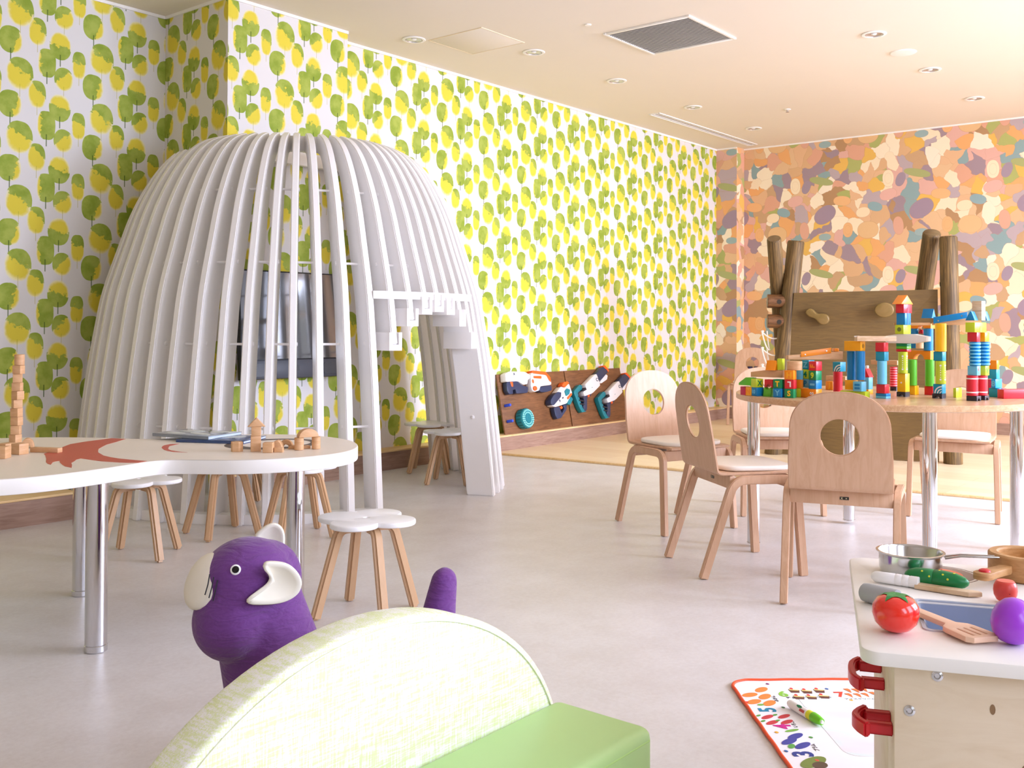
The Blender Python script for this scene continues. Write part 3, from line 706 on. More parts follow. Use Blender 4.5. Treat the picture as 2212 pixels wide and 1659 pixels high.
CUT = [(-103.6, .90), (-97.6, 1.03), (-92.0, 1.095), (-87.0, 1.11), (-82.0, 1.095), (-76.6, 1.03), (-71.6, .90)]
FOOT = -67.6
proto = rib_mesh(0); proto.rotation_euler.z = R(FULLA[0])
RIBANG = [FULLA[0]]
for a in FULLA[1:] + [FOOT] + RIGHTA:
    c = proto.copy(); COL.objects.link(c); c.parent = dome; c.rotation_euler.z = R(a); RIBANG.append(a)
pb = rib_mesh(0, .735); pb.rotation_euler.z = R(BACKA[0]); RIBANG.append(BACKA[0])
for a in BACKA[1:]:
    c = pb.copy(); COL.objects.link(c); c.parent = dome; c.rotation_euler.z = R(a); RIBANG.append(a)
BRS = {}
for a, h in CUT:
    if h not in BRS:
        o = rib_mesh(h); BRS[h] = o
    else:
        o = BRS[h].copy(); COL.objects.link(o); o.parent = dome
    o.rotation_euler.z = R(a); RIBANG.append(a)
# U-shaped blocks that cap the cut ribs
br = None
for a, h in CUT:
    ro = rout(h)
    w, hh = .040, .098
    U = [(-w, -.035), (w, -.035), (w, hh-.035), (RT/2+.001, hh-.035), (RT/2+.001, -.002), (-RT/2-.001, -.002), (-RT/2-.001, hh-.035), (-w, hh-.035)]
    bm = plate(U, RD+.012, basis((ro-RD-.004, 0, h), (0, 1, 0), (0, 0, 1)), bev=.004)
    o = obj('end_block', bm, WHITE, dome, rot=(0, 0, R(a)))
def arc_box(bm, r0, r1, z0, z1, a0, a1, n=24):
    ring = []
    for i in range(n+1):
        a = R(a0+(a1-a0)*i/n); c, s = math.cos(a), math.sin(a)
        ring.append([bm.verts.new((r*c, r*s, z)) for r, z in ((r0, z0), (r1, z0), (r1, z1), (r0, z1))])
    for p, q in zip(ring, ring[1:]):
        for k in range(4): bm.faces.new((p[k], p[(k+1) % 4], q[(k+1) % 4], q[k]))
    bm.faces.new(ring[0]); bm.faces.new(ring[-1])
    return bm
obj('base_ring', arc_box(NB(), 1.20, 1.272, .0005, .05, -208, -109, 40), WHITE, dome)
bm = arc_box(NB(), 1.20, 1.272, .0005, .05, -67, -2, 30)
obj('base_ring', bm, WHITE, dome)
obj('door_lintel', arc_box(NB(), 1.115, 1.152, 1.142, 1.183, -109, -68, 30), WHITE, dome)
obj('top_ring', arc_box(NB(), .50, .555, 2.0, 2.085, -179.5, -3, 40), WHITE, dome)
obj('rear_beam', BX((0, -.028, 2.035), (1.16, .05, .082), .004), WHITE, dome)
# round dowels pinned through the ribs in rows
angs = sorted(RIBANG)
for row, h in enumerate((.47, .90, 1.33, 1.735)):
    r = rout(h)-.075
    dow = None
    for i, (a, b) in enumerate(zip(angs, angs[1:])):
        if h < 1.2 and FOOT+.5 > b > -109: continue
        if h > 1.2 and a < -187: continue
        mid = R((a+b)/2); half = R((b-a)/2); p = Vector((r*math.cos(half), r*math.sin(half), 0)); q = Vector((p.x, -p.y, 0))
        if (i+row) % 2 == 0:
            bm = cyl(NB(), p, q, .0065, 10)
            obj('dowel', bm, WHITE, dome, loc=(0, 0, h), rot=(0, 0, mid))
        else:
            bm = NB(); s = q if a < -128 else p
            d = Vector((0, -1 if s.y > 0 else 1, 0)); s0 = s+d*(RT/2-.001)
            lathe(bm, [(.0125, 0), (.0125, .002), (.009, .0055), (0, .0065)], s0, d, 14)
            obj('dowel_plug', bm, WHITE, dome, loc=(0, 0, h), rot=(0, 0, mid))
# plug on the broad doorway board
bm = lathe(NB(), [(.0125, 0), (.0125, .002), (.009, .005), (0, .006)], (rout(.46)-.085, -RT/2+.0005, .46), (0, -1, 0), 18)
obj('dowel_plug', bm, WHITE, dome, rot=(0, 0, R(FOOT)))

# ------------------------------------------------------------------ television on the column
TVB = plain('tv_black', '1B1D22', .35); TVG = plain('tv_grey', '3A3C44', .45)
tv = thing('television', 'black flat television with a speaker bar on the column inside the dome', 'television', (3.945, YC, 0))
m, t_, b_ = base_mat('tv_screen')
b_.inputs['Base Color'].default_value = lin('0C1226'); b_.inputs['Roughness'].default_value = .10; b_.inputs['Specular IOR Level'].default_value = 1.0
b_.inputs['Coat Weight'].default_value = 1; b_.inputs['Coat Roughness'].default_value = .06; b_.inputs['Coat IOR'].default_value = 2.0
TILT = Matrix.Translation((0, -.055, 1.0)) @ Matrix.Rotation(R(-4), 4, 'X')
def tvp(name, bm, mat): bm.transform(TILT); return obj(name, bm, mat, tv)
tvp('tv_body', BX((0, 0, .0), (.80, .04, .655), .004), TVB)
tvp('screen', BX((0, -.0205, .056), (.785, .003, .525)), m)
tvp('speaker_bar', BX((0, -.03, -.27), (.80, .03, .11), .003), TVG)
for x in (-.27, .27): tvp('speaker_cone', plate(rrect(x-.075, -.31, x+.075, -.235, .02), .002, basis((0, -.0455, 0), (1, 0, 0), (0, 0, 1)) ), TVB)
tvp('control_slot', BX((-.03, -.046, -.265), (.07, .002, .035)), TVB)
tvp('indicator', BX((-.05, -.0475, -.265), (.005, .002, .022)), WHITE)
bm = NB()
for x, w in ((-.388, .010), (-.374, .010), (-.358, .012), (-.338, .007)): box(bm, (x, -.0458, -.315), (w, .0008, .008))
tvp('maker_mark', bm, WHITE)
bm = BX((0, -.02, 1.0), (.3, .04, .3))
obj('wall_bracket', bm, TVB, tv)
# ------------------------------------------------------------------ whale-shaped white play table
TABH = .57
OUT = [(1.26,2.848),(1.357,2.822),(1.474,2.822),(1.614,2.846),(1.70,2.868),(1.763,2.874),(1.81,2.845),(1.853,2.785),(1.934,2.68),(2.079,2.60),(2.195,2.578),(2.29,2.592),(2.377,2.637),(2.456,2.713),(2.52,2.81),(2.553,2.92),(2.556,3.03),(2.521,3.149),(2.44,3.27),(2.33,3.35),(2.2,3.385),(2.10,3.40),(2.04,3.46),(1.99,3.56),(1.91,3.70),(1.80,3.82),(1.64,3.92),(1.40,3.98),(1.16,3.93),(.98,3.78),(.90,3.55),(.90,3.28),(.97,3.05),(1.10,2.91)]
tb = thing('play_table', 'low white whale-shaped play table with red and dark inlays on chrome legs', 'table', (1.75, 3.2, 0))
O0 = Vector((1.75, 3.2))
loc = [(x-O0.x, y-O0.y) for x, y in smooth_loop(OUT, 2)]
TOPM = plain('table_top_ivory', 'F0E6D8', .38, var=.012)
obj('tabletop', plate(loc, .046, Matrix.Translation((0, 0, TABH-.046)), bev=.004), [WHITE2], tb)
obj('top_surface', plate([(x*.996, y*.996) for x, y in loc], .0006, Matrix.Translation((0, 0, TABH-.0001))), TOPM, tb, smooth=0)
REDI = plain('inlay_red', 'C65A48', .45, var=.02); DARKI = plain('inlay_dark', '5C4E48', .5, var=.02)
def inlay(pts, mat, label):
    o = obj('inlay', plate([(x-O0.x, y-O0.y) for x, y in pts], .0006, Matrix.Translation((0, 0, TABH+.0004))), mat, tb, smooth=0)
    o['label'] = label
inlay([(1.547,3.174),(1.585,3.26),(1.60,3.30),(1.647,3.34),(1.696,3.38),(1.728,3.43),(1.79,3.495),(1.864,3.529),(1.983,3.560),(2.005,3.50),(1.927,3.433),(1.87,3.39),(1.826,3.34),(1.785,3.29),(1.759,3.245),(1.735,3.20),(1.723,3.164),(1.705,3.11),(1.699,3.056),(1.70,3.0),(1.709,2.952),(1.725,2.884),(1.688,2.872),(1.665,2.895),(1.651,2.92),(1.629,2.99),(1.622,3.099),(1.60,3.085),(1.576,3.051),(1.55,3.02),(1.532,2.98),(1.499,2.918),(1.50,2.96),(1.513,3.002),(1.53,3.05),(1.55,3.095),(1.535,3.09),(1.521,3.079),(1.49,3.028),(1.495,3.06),(1.51,3.10)], REDI, 'red whale tail inlay')
inlay([(2.05,3.216),(2.024,3.231),(1.99,3.215),(1.971,3.196),(1.944,3.158),(1.917,3.099),(1.908,3.06),(1.906,3.025),(1.929,2.977),(1.924,3.009),(1.925,3.068),(1.935,3.10),(1.951,3.128),(1.987,3.179)], REDI, 'red crescent inlay')
ring_o = circ(.175, 40, (2.27, 2.965), .155); ring_i = circ(.13, 40, (2.285, 2.965), .112)
o = obj('inlay', plate([(x-O0.x, y-O0.y) for x, y in ring_o], .0006, Matrix.Translation((0, 0, TABH+.0004)), [[(x-O0.x, y-O0.y) for x, y in ring_i]]), DARKI, tb, smooth=0); o['label'] = 'dark ring inlay'
for x, y in ((1.59, 2.936), (2.337, 2.917), (1.882, 3.582), (1.10, 3.60)):
    bm = cyl(NB(), (x-O0.x, y-O0.y, .022), (x-O0.x, y-O0.y, TABH-.0465), .0325, 32)
    l = obj('leg', bm, CHROME, tb)
    obj('foot', cyl(NB(), (x-O0.x, y-O0.y, .0005), (x-O0.x, y-O0.y, .0215), .034, 32, .002), CHROME, l)

# ------------------------------------------------------------------ clover-topped stools
def clover(d=.095, Rr=.083, n=96):
    o = []
    for i in range(n):
        a = 2*PI*i/n; ph = ((a+PI/4) % (PI/2))-PI/4
        o.append(((d*math.cos(ph)+math.sqrt(max(0, Rr*Rr-(d*math.sin(ph))**2)))*math.cos(a), (d*math.cos(ph)+math.sqrt(max(0, Rr*Rr-(d*math.sin(ph))**2)))*math.sin(a)))
    return o
def make_stool():
    t = thing('clover_stool', 'x', 'stool')
    rot = [(x*math.cos(PI/4)-y*math.sin(PI/4), x*math.sin(PI/4)+y*math.cos(PI/4)) for x, y in clover()]
    bm = plate(rot, .018, Matrix.Translation((0, 0, .315)), [circ(.009, 16)], bev=.0055, bseg=3)
    obj('seat', bm, STOOLW, t, smooth=50)
    for k in range(4):
        a = k*PI/2; c, s = math.cos(a), math.sin(a)
        pts = fillet([(.016, 0, .301), (.098, 0, .301), (.182, 0, .0)], .03)
        pts = [Vector((p.x*c, p.x*s, p.z)) for p in pts]
        bm = strip(NB(), pts, .033, .032, (-s, c, 0), bev=.008)
        for v in bm.verts: v.co.z = max(v.co.z, .0005)
        obj('leg', bm, BEECH, t)
    obj('hub', cyl(NB(), (0, 0, .287), (0, 0, .3145), .02, 20, .003), BEECH, t)
    return t
stool0 = make_stool()
STOOLS = [((2.395, 2.603), 157, 'white clover-topped stool standing nearest the purple soft animal'),
 ((2.855, 4.11), 125, 'white clover stool tucked under the white table in front of the dome slats'),
 ((2.36, 4.0), -94, 'white clover stool under the waist of the white table, left of the others'),
 ((3.068, 3.80), 112, 'white clover stool half hidden behind the right chrome leg of the white table'),
 ((5.0, 4.80), 172, 'rear clover stool inside the dome doorway, against the slats'),
 ((4.72, 4.35), 166, 'front clover stool inside the dome doorway'),
 ((3.345, 4.66), 200, 'clover stool inside the dome behind the slats, only its leg showing')]
for i, (p, a, l) in enumerate(STOOLS):
    o = stool0 if i == 0 else copy_tree(stool0)
    o.location = (p[0], p[1], 0); o.rotation_euler.z = R(a); tag(o, l, 'stool', 'clover-topped stools')

# ------------------------------------------------------------------ round block table
TC = Vector((4.60, 1.575, 0)); RTH = .697
rt = thing('round_table', 'large round beech table on chrome legs covered with coloured blocks', 'table', TC)
bm = lathe(NB(), [(0, .669), (.648, .669), (.655, .672), (.655, .694), (.652, RTH), (0, RTH)], seg=96, cap=False)
obj('tabletop', bm, TABLEWOOD, rt, smooth=30)
for x, y in ((4.26, 2.049), (5.075, 1.916), (4.942, 1.101), (4.127, 1.234)):
    l = obj('leg', cyl(NB(), (x-TC.x, y-TC.y, .022), (x-TC.x, y-TC.y, .6685), .0285, 32), CHROME, rt)
    obj('foot', cyl(NB(), (x-TC.x, y-TC.y, .015), (x-TC.x, y-TC.y, .0215), .030, 32, .001), CHROME, l)
    if False: pass

# ------------------------------------------------------------------ bent-ply chairs
def make_chair():
    t = thing('ply_chair', 'x', 'chair')
    # local: +x is the way the sitter faces
    W2, TH = .181, .011
    seatz = .405
    # one bent plywood shell: flat leaning back with a round hole, tight bend, then the seat
    n = Vector((-.155, 0, .988)).normalized()
    p0 = Vector((-.157, 0, .436))
    top = .338; ry = .15; ex = 2/2.35
    pts = [(-W2, 0), (W2, 0), (W2, .09)]
    for i in range(33):
        a = PI*i/32; c_, s_ = math.cos(a), math.sin(a)
        pts.append(((W2-.006)*math.copysign(abs(c_)**ex, c_), top-ry+ry*abs(s_)**ex))
    pts.append((-W2, .09))
    bend = [(-.157, .436), (-.1552, .426), (-.1515, .4175), (-.1455, .4108), (-.1375, .4068), (-.127, seatz), (-.08, seatz-.001), (.06, seatz), (.18, seatz+.003), (.212, seatz)]
    tl = [0]
    for q, r in zip(bend, bend[1:]): tl.append(tl[-1]-math.hypot(r[0]-q[0], r[1]-q[1]))
    def shell(t):
        if t >= 0: return p0+n*t, Vector((n.z, 0, -n.x))
        for i in range(len(tl)-1):
            if t >= tl[i+1]-1e-6:
                f = (tl[i]-t)/(tl[i]-tl[i+1])
                P = [Vector((x, 0, z)) for x, z in bend]
                def nm(k):
                    d = (P[min(k+1, len(P)-1)]-P[max(k-1, 0)]).normalized(); return Vector((-d.z, 0, d.x)) if k else Vector((n.z, 0, -n.x))
                nn = (nm(i)*(1-f)+nm(i+1)*f).normalized()
                return P[i]*(1-f)+P[i+1]*f, nn
    bm = NB()
    vs = [bm.verts.new((x, y, 0)) for x, y in pts]
    es = [bm.edges.new((vs[i], vs[(i+1) % len(vs)])) for i in range(len(vs))]
    hv = [bm.verts.new((x, y, 0)) for x, y in circ(.066, 40, (0, .172))]
    es += [bm.edges.new((hv[i], hv[(i+1) % 40])) for i in range(40)]
    bmesh.ops.triangle_fill(bm, use_beauty=True, use_dissolve=False, edges=es)
    row = [vs[0], vs[1]]
    for t_ in tl[1:]:
        new = [bm.verts.new((-W2, t_, 0)), bm.verts.new((W2, t_, 0))]
        bm.faces.new((row[0], row[1], new[1], new[0])); row = new
    r_ = bmesh.ops.extrude_face_region(bm, geom=bm.faces[:])
    bmesh.ops.translate(bm, vec=(0, 0, TH), verts=[v for v in r_['geom'] if isinstance(v, bmesh.types.BMVert)])
    bmesh.ops.recalc_face_normals(bm, faces=bm.faces[:])
    ed = [e for e in bm.edges if e.is_manifold and e.calc_face_angle(0) > .9 and abs(e.verts[0].co.z-e.verts[1].co.z) < 1e-6]
    bmesh.ops.bevel(bm, geom=ed, offset=.003, segments=2, affect='EDGES')
    for v in bm.verts:
        P, N = shell(v.co.y); v.co = Vector((P.x, v.co.x, P.z)) + N*v.co.z
    obj('ply_shell', bm, BEECHPLY, t, smooth=40)
    bm = plate(smooth_loop([(-.122, -.155), (-.122, .155), (.04, .168), (.198, .168), (.204, 0), (.198, -.168), (.04, -.168)], 2), .021, Matrix.Translation((0, 0, seatz+.012)), bev=.008, bseg=3)
    obj('seat_pad', bm, PAD, t, smooth=60)
    for s in (-1, 1):
        pts = fillet([(-.215, s*.19, .0005), (-.085, s*.192, .388), (.178, s*.205, .388), (.205, s*.215, .0005)], .05, 6)
        bm = strip(NB(), pts, .026, .034, (0, 1, 0), bev=.003)
        for v in bm.verts: v.co.z = max(v.co.z, .0005)
        obj('leg_frame', bm, BEECHPLY, t, smooth=40)
    o = obj('rear_rail', BX((-.088, 0, .376), (.02, .36, .052), .003), BEECHPLY, t)
    l = obj('maker_plate', BX((-.0985, -.012, .376), (.0012, .032, .011)), plain('plate_black', '1C1A18', .4), o, smooth=0)
    lettering('lettering', 'X', .010, basis((-.0993, -.003, .376), (0, -1, 0), (0, 0, 1)), plain('plate_gold', 'D8CBA0', .5), o)
    lettering('lettering', 'iiii', .006, basis((-.0993, -.019, .376), (0, -1, 0), (0, 0, 1)), plain('plate_gold', 'D8CBA0', .5), o)
    obj('front_rail', BX((.165, 0, .374), (.02, .38, .05), .003), BEECHPLY, t)
    for y in (-.12, .12): obj('seat_bracket', cyl(NB(), (.06, y, .385), (.06, y, .4045), .022, 16), plain('bracket_grey', '8E8A86', .5), t)
    return t
chair0 = make_chair()
CHAIRS = [((3.705, 1.423), 17.7, 'beech chair with a round hole in its back, nearest the camera at the block table'),
 ((3.862, 1.950), -38.5, 'beech chair seen from behind its left shoulder, second from the left at the block table'),
 ((4.461, 2.58), -112, 'pale beech chair set apart at the far left, turned toward the window'),
 ((5.19, 2.385), -139, 'beech chair behind the left edge of the block table, its back behind the letter blocks'),
 ((5.710, 1.567), -171, 'beech chair behind the right part of the block table, cream pad showing under the tabletop'),
 ((9.50, 4.60), -158, 'small distant beech chair by the animal wallpaper, behind the log climbing frame'),
 ((4.37, .62), 80, 'beech chair cut off by the right edge of the picture')]
for i, (p, a, l) in enumerate(CHAIRS):
    o = chair0 if i == 0 else copy_tree(chair0)
    o.location = (p[0], p[1], .0155 if p[0] > 6.2 else 0); o.rotation_euler.z = R(a); tag(o, l, 'chair', 'bent-ply chairs')

# ------------------------------------------------------------------ log climbing frame
fr = thing('climbing_frame', 'rustic log climbing frame with a leaning board and climbing holds', 'climbing frame', (7.5, 2.75, .0145))
FO = Vector((7.5, 2.75, .0145))
def logp(a, b, r, holes, name='log'):
    a = Vector(a)-FO; b = Vector(b)-FO
    d = (b-a); L = d.length
    bm = lathe(NB(), [(r*1.02, 0), (r*1.0, L*.3), (r*.98, L*.7), (r*.97, L-.012), (r*.86, L)], (0, 0, 0), (0, 0, 1), 28)
    ob = obj(name, bm, [LOG, LOGEND], fr, smooth=60)
    for p in ob.data.polygons:
        if abs(p.normal.z) > .9: p.material_index = 1
    ob.matrix_local = Matrix.Translation(a) @ frame_z(d)
    Mi = ob.matrix_local.inverted()
    cam = Vector((-7.2, -2.4, .2)).normalized()
    dv = Mi.to_3x3() @ cam; dv.z = 0; dv.normalize()
    for t_ in holes:
        c = Vector((0, 0, L*t_))+dv*(r*.955)
        obj('bolt_hole', lathe(NB(), [(.0165, 0), (.0165, r*.055), (0, r*.055)], c, dv, 18), plain('hole_dark', '2E2416', .8, var=0), ob)
    return ob
logp((7.350, 3.372, .0145), (7.392, 3.205, 1.665), .066, (.42, .79))
logp((7.684, 2.135, .0145), (7.660, 2.160, 1.665), .064, (.44, .79))
logp((8.60, 2.79, .0145), (7.72, 2.292, 1.706), .066, ())
logp((8.238, 3.64, .0145), (7.152, 3.276, 1.672), .056, ())
# leaning board with holds
BL, BR = Vector((7.372, 3.285, .02)), Vector((7.655, 2.225, .02)); TL, TR = Vector((7.335, 3.165, 1.262)), Vector((7.66, 2.235, 1.28))
BL = BL-(BR-BL)*.035; TL = TL-(TR-TL)*.03
nrm = (BR-BL).cross(TL-BL).normalized()
if nrm.x > 0: nrm = -nrm
bm = NB(); vs = []
for off in (-.004, -.034):
    vs += [bm.verts.new(p+nrm*off-FO) for p in (BL, BR, TR, TL)]
for f in ((0,1,2,3),(7,6,5,4),(0,4,5,1),(1,5,6,2),(2,6,7,3),(3,7,4,0)): bm.faces.new([vs[i] for i in f])
bd = obj('climbing_board', bm, PANELW, fr, smooth=0)
ux = (BR-BL).normalized(); uy = nrm.cross(ux).normalized()
if uy.z < 0: uy = -uy
def onboard(px, pz): # fraction across, height along board
    return BL + (BR-BL)*px + (TL-BL)*pz*(1) - FO
HOLD = woodmat('hold_wood', '84693C', '78602F', (3, 3, 3), .4)
def hold(px, pz, outline, th=.05):
    M = basis(onboard(px, pz)-nrm*.004, ux, uy)
    if M.to_3x3() @ Vector((0, 0, 1)) @ nrm < 0: M = M @ Matrix.Diagonal((1, 1, -1, 1))
    obj('climbing_hold', plate(outline, th, M, bev=.01, bseg=3), HOLD, fr, smooth=50)
pea = smooth_loop([(-.085, .02), (-.07, .055), (-.03, .055), (0, .015), (.04, .02), (.085, .005), (.095, -.04), (.06, -.07), (.02, -.06), (-.01, -.02), (-.05, -.01)], 2)
hold(.165, .86, pea); hold(.585, .895, circ(.068, 32, ry=.055))
hold(.205, .165, circ(.06, 28, ry=.05))
# dark cross beams with visible ends on the left
for k, z in enumerate((1.185, 1.03)):
    a = Vector((7.295, 3.398, z+.016)); b = Vector((7.50, 3.06, z+.016))
    d = (b-a).normalized()
    bm = cyl(NB(), a-FO, b-FO, .054, 26, .004)
    ob = obj('cross_beam', bm, LOGDARK, fr)
    dv = Vector((-.9, -.42, -.12)).normalized(); dv = (dv-d*dv.dot(d)).normalized()
    obj('bolt_hole', lathe(NB(), [(.018, 0), (.018, .002), (.0, .001)], a+d*.085+dv*.0535-FO, dv, 16), plain('hole_dark', '2E2416', .8, var=0), ob)
# knotted white rope net hanging behind the left log
ROPE = plain('rope_white', 'EFE6D6', .8, var=.05)
def sag(a, b, s, n=9): return [Vector(a)*(1-i/n)+Vector(b)*(i/n)+Vector((0, 0, -s*4*(i/n)*(1-i/n))) for i in range(n+1)]
bm = NB()
for j in range(5):
    z = .97-j*.13
    for k in range(7):
        a = Vector((7.30+k*.07, 3.45-k*.17, z)) - FO; b = Vector((7.30+(k+1)*.07, 3.45-(k+1)*.17, z-.02)) - FO
        if k == 0: tube(bm, sag(a, b, .05), .006, 6)
for j in range(4):
    z = .97-j*.13
    for off in (0, .03):
        a = Vector((7.30+off, 3.445-off, z)) - FO; b = Vector((7.335+off*.5, 3.40, z-.15)) - FO
        tube(bm, sag(a, b, .03), .006, 6)
for j in range(5): ico(bm, Vector((7.305, 3.44, .965-j*.13))-FO, .012, sub=1)
obj('rope_net', bm, ROPE, fr)
# ------------------------------------------------------------------ coloured blocks on the round table
def dotted(): 
    pass
def make_block(kind, col, x, y, z, yaw, dx, dy, h, label, o):
    mat = toy(col); ch = []
    bev = min(.0016, h*.12, dx*.1)
    g = .0004
    nm = 'toy_block'
    cat = 'toy block'
    if kind in ('cube', 'archw'):
        bm = BX((0, 0, h/2), (dx-g, dy-g, h-g), bev)
    elif kind in ('cyl', 'ribcyl', 'bandcyl', 'stripecyl'):
        nm = 'toy_cylinder'; r = dx/2-g
        if kind == 'ribcyl':
            pr = [(r*.8, g/2)]; n = 7
            for i in range(n):
                a, b = i*h/n, (i+1)*h/n
                pr += [(r, a+(b-a)*.22), (r, a+(b-a)*.78), (r*.82, b-(b-a)*.0 - .0003)]
            bm = lathe(NB(), pr, seg=32)
        else: bm = lathe(NB(), [(r-bev, g/2), (r, bev), (r, h-bev), (r-bev, h-g/2)], seg=32)
        if kind == 'ribcyl':
            n = 7
            for i in range(n): ch.append(('stripe', lathe(NB(), [(r*1.003, (i+.30)*h/n), (r*1.008, (i+.5)*h/n), (r*1.003, (i+.70)*h/n)], seg=32, cap=False), PRINT['lightblue']))
        if kind == 'bandcyl':
            for f in (.17, .84): ch.append(('white_band', lathe(NB(), [(r*1.006, h*(f-.03)), (r*1.01, h*f), (r*1.006, h*(f+.03))], seg=32, cap=False), PRINT['white']))
        if kind == 'stripecyl':
            bm2 = NB()
            for i in range(8): lathe(bm2, [(r*1.006, h*(i+.3)/8), (r*1.01, h*(i+.45)/8), (r*1.006, h*(i+.6)/8)], seg=28, cap=False)
            ch.append(('pale_stripes', bm2, plain('print_pink', 'EE9AA0', .45)))
        if o.get('dots'):
            bm2 = NB()
            for a in (205, 262, 320, 25):
                for k in range(7):
                    rr = .0042 if k in (0, 6) else .0022
                    d = Vector((math.cos(R(a)), math.sin(R(a)), 0)); c = d*(r-.0004)+Vector((0, 0, h*(.2+.6*k/6)))
                    lathe(bm2, [(rr, 0), (rr, .0009), (0, .0009)], c, d, 12)
            ch.append(('white_dots', bm2, PRINT['white']))
    elif kind == 'halfcyl':
        nm = 'toy_cylinder'; bm = lathe(NB(), [(dy/2-bev, g/2), (dy/2, bev), (dy/2, h-bev), (dy/2-bev, h-g/2)], seg=32)
        bmesh.ops.scale(bm, vec=(dx/dy, 1, 1), verts=bm.verts)
    elif kind in ('arch', 'bridge'):
        nm = 'toy_arch'
        side = o.get('axis') == 's'
        w = dx if side else dy
        r = min(w*.30, h*.62) if kind == 'bridge' else min(w*.28, h*.5)
        pts = [(-w/2+g, 0), (-r, 0)] + [(-r*math.cos(PI*i/14), r*math.sin(PI*i/14)) for i in range(1, 14)] + [(r, 0), (w/2-g, 0), (w/2-g, h-g), (-w/2+g, h-g)]
        dep = (dy if side else dx)-g
        M = basis((0, dep/2, 0), (1, 0, 0), (0, 0, 1)) if side else basis((-dep/2, 0, 0), (0, 1, 0), (0, 0, 1))
        bm = plate(pts, dep, M, bev=bev)
    elif kind == 'prism':
        nm = 'toy_roof'
        w, dep = (dy, dx) if o.get('ridge') == 'x' else (dx, dy)
        pts = [(-w/2, 0), (w/2, 0), (0, h-g)]
        M = basis((-dep/2, 0, 0), (0, 1, 0), (0, 0, 1)) if o.get('ridge') == 'x' else basis((0, dep/2, 0), (1, 0, 0), (0, 0, 1))
        bm = plate(pts, dep, M, bev=bev)
    elif kind == 'rprism':
        nm = 'toy_roof'
        pts = [(-dx*.5, 0), (dx*.5, 0), (dx*.05, h-g), (-dx*.3, h-g)]
        pts = [(-dy*.5, 0), (dy*.5, 0), (dy*.5, h*.05), (dy*.02, h-g), (-dy*.12, h-g)]
        bm = plate(pts, dx-g, basis((-dx/2, 0, 0), (0, 1, 0), (0, 0, 1)), bev=bev)
    elif kind == 'wedge':
        nm = 'toy_wedge'
        pts = [(-dy/2, 0), (dy/2, 0), (dy/2, h*.28), (-dy*.05, h-g), (-dy/2, h-g)]
        bm = plate(pts, dx-g, basis((-dx/2, 0, 0), (0, 1, 0), (0, 0, 1)), bev=bev)
    elif kind == 'taper':
        nm = 'toy_plank'
        pts = [(-dy/2, 0), (dy/2, 0), (dy/2, h*.66), (dy*.02, h-g), (-dy/2, h-g)]
        bm = plate(pts, dx-g, basis((-dx/2, 0, 0), (0, 1, 0), (0, 0, 1)), bev=bev)
    elif kind == 'dish':
        nm = 'toy_block'
        pts = [(-dy/2, 0), (dy/2, 0), (dy/2, h*.35)] + [(dy*.5*math.cos(PI*.06+PI*.88*i/10)*.86, h*(1.0)-h*.62*math.sin(PI*i/10)) for i in range(11)] + [(-dy/2, h-g)]
        pts = [(-dy/2, 0), (dy/2, 0), (dy*.42, h*.62), (dy*.34, h-g), (dy*.2, h*.86), (0, h*.78), (-dy*.2, h*.84), (-dy*.38, h-g), (-dy/2, h*.92)]
        bm = plate(pts, dx-g, basis((-dx/2, 0, 0), (0, 1, 0), (0, 0, 1)), bev=bev)
    elif kind == 'track':
        nm = 'marble_track'; cat = 'toy track'
        L = .19
        pts = [(-L*.36, .004), (-L*.30, 0), (L*.30, 0), (L*.62, h*.25), (L*.62, h*.75), (L*.30, h-g), (-L*.05, h-g), (-L*.36, h*.78)]
        bm = plate([(-p[0], p[1]) for p in pts], dx*.9, basis((-dx*.45, 0, 0), (0, 1, 0), (0, 0, 1)), bev=bev)
    ob = obj(nm, bm, mat, None, smooth=35, loc=(x, y, z), rot=(0, 0, R(yaw)))
    tag(ob, label, cat, 'coloured blocks on the round table')
    for n_, b_, m_ in ch: obj(n_, b_, m_, ob, smooth=40)
    def face(f, off=.0003):
        if f == 'f': return Matrix.Translation((-dx/2-off+g/2, 0, h/2)) @ Matrix((Vector((0, -1, 0)), Vector((0, 0, 1)), Vector((-1, 0, 0)))).transposed().to_4x4()
        return Matrix.Translation((0, -dy/2-off+g/2, h/2)) @ Matrix((Vector((1, 0, 0)), Vector((0, 0, 1)), Vector((0, -1, 0)))).transposed().to_4x4()
    if o.get('t'):
        tt = o['t']; M = face(tt[2])
        if tt[0] == ':)':
            M = M @ Matrix.Translation((dy*.22, -h*.05, 0))
            for sx in (-.005, .005): obj('printed_eye', plate(circ(.0042, 14, (sx, .002), .0062), .0007, M), PRINT['white'], ob, smooth=0)
            for sx in (-.0045, .0045): obj('printed_pupil', plate(circ(.0016, 10, (sx, .001), .0024), .0011, M), PRINT['black'], ob, smooth=0)
            obj('printed_smile', plate([(.011*math.cos(R(200+140*i/8)), .011*math.sin(R(200+140*i/8))) for i in range(9)]+[(.009*math.cos(R(340-140*i/8)), .009*math.sin(R(340-140*i/8))) for i in range(9)], .0007, M), PRINT['red'], ob, smooth=0)
        elif tt[0] in '-=':
            ys = (0,) if tt[0] == '-' else (-h*.17, h*.17)
            bm2 = NB()
            for yy in ys: plate(rrect(-dy*.3, yy-h*.11, dy*.3, yy+h*.11, h*.03), .0007, M, bm=bm2)
            obj('printed_sign', bm2, PRINT[tt[1]], ob, smooth=0)
        else:
            rot = Matrix.Rotation(R(tt[3]), 4, 'Z') if len(tt) > 3 else Matrix()
            lettering('printed_letter', tt[0], h*.82 if len(tt[0]) == 1 else h*.62, M @ rot, PRINT[tt[1]], ob, th=.0012)
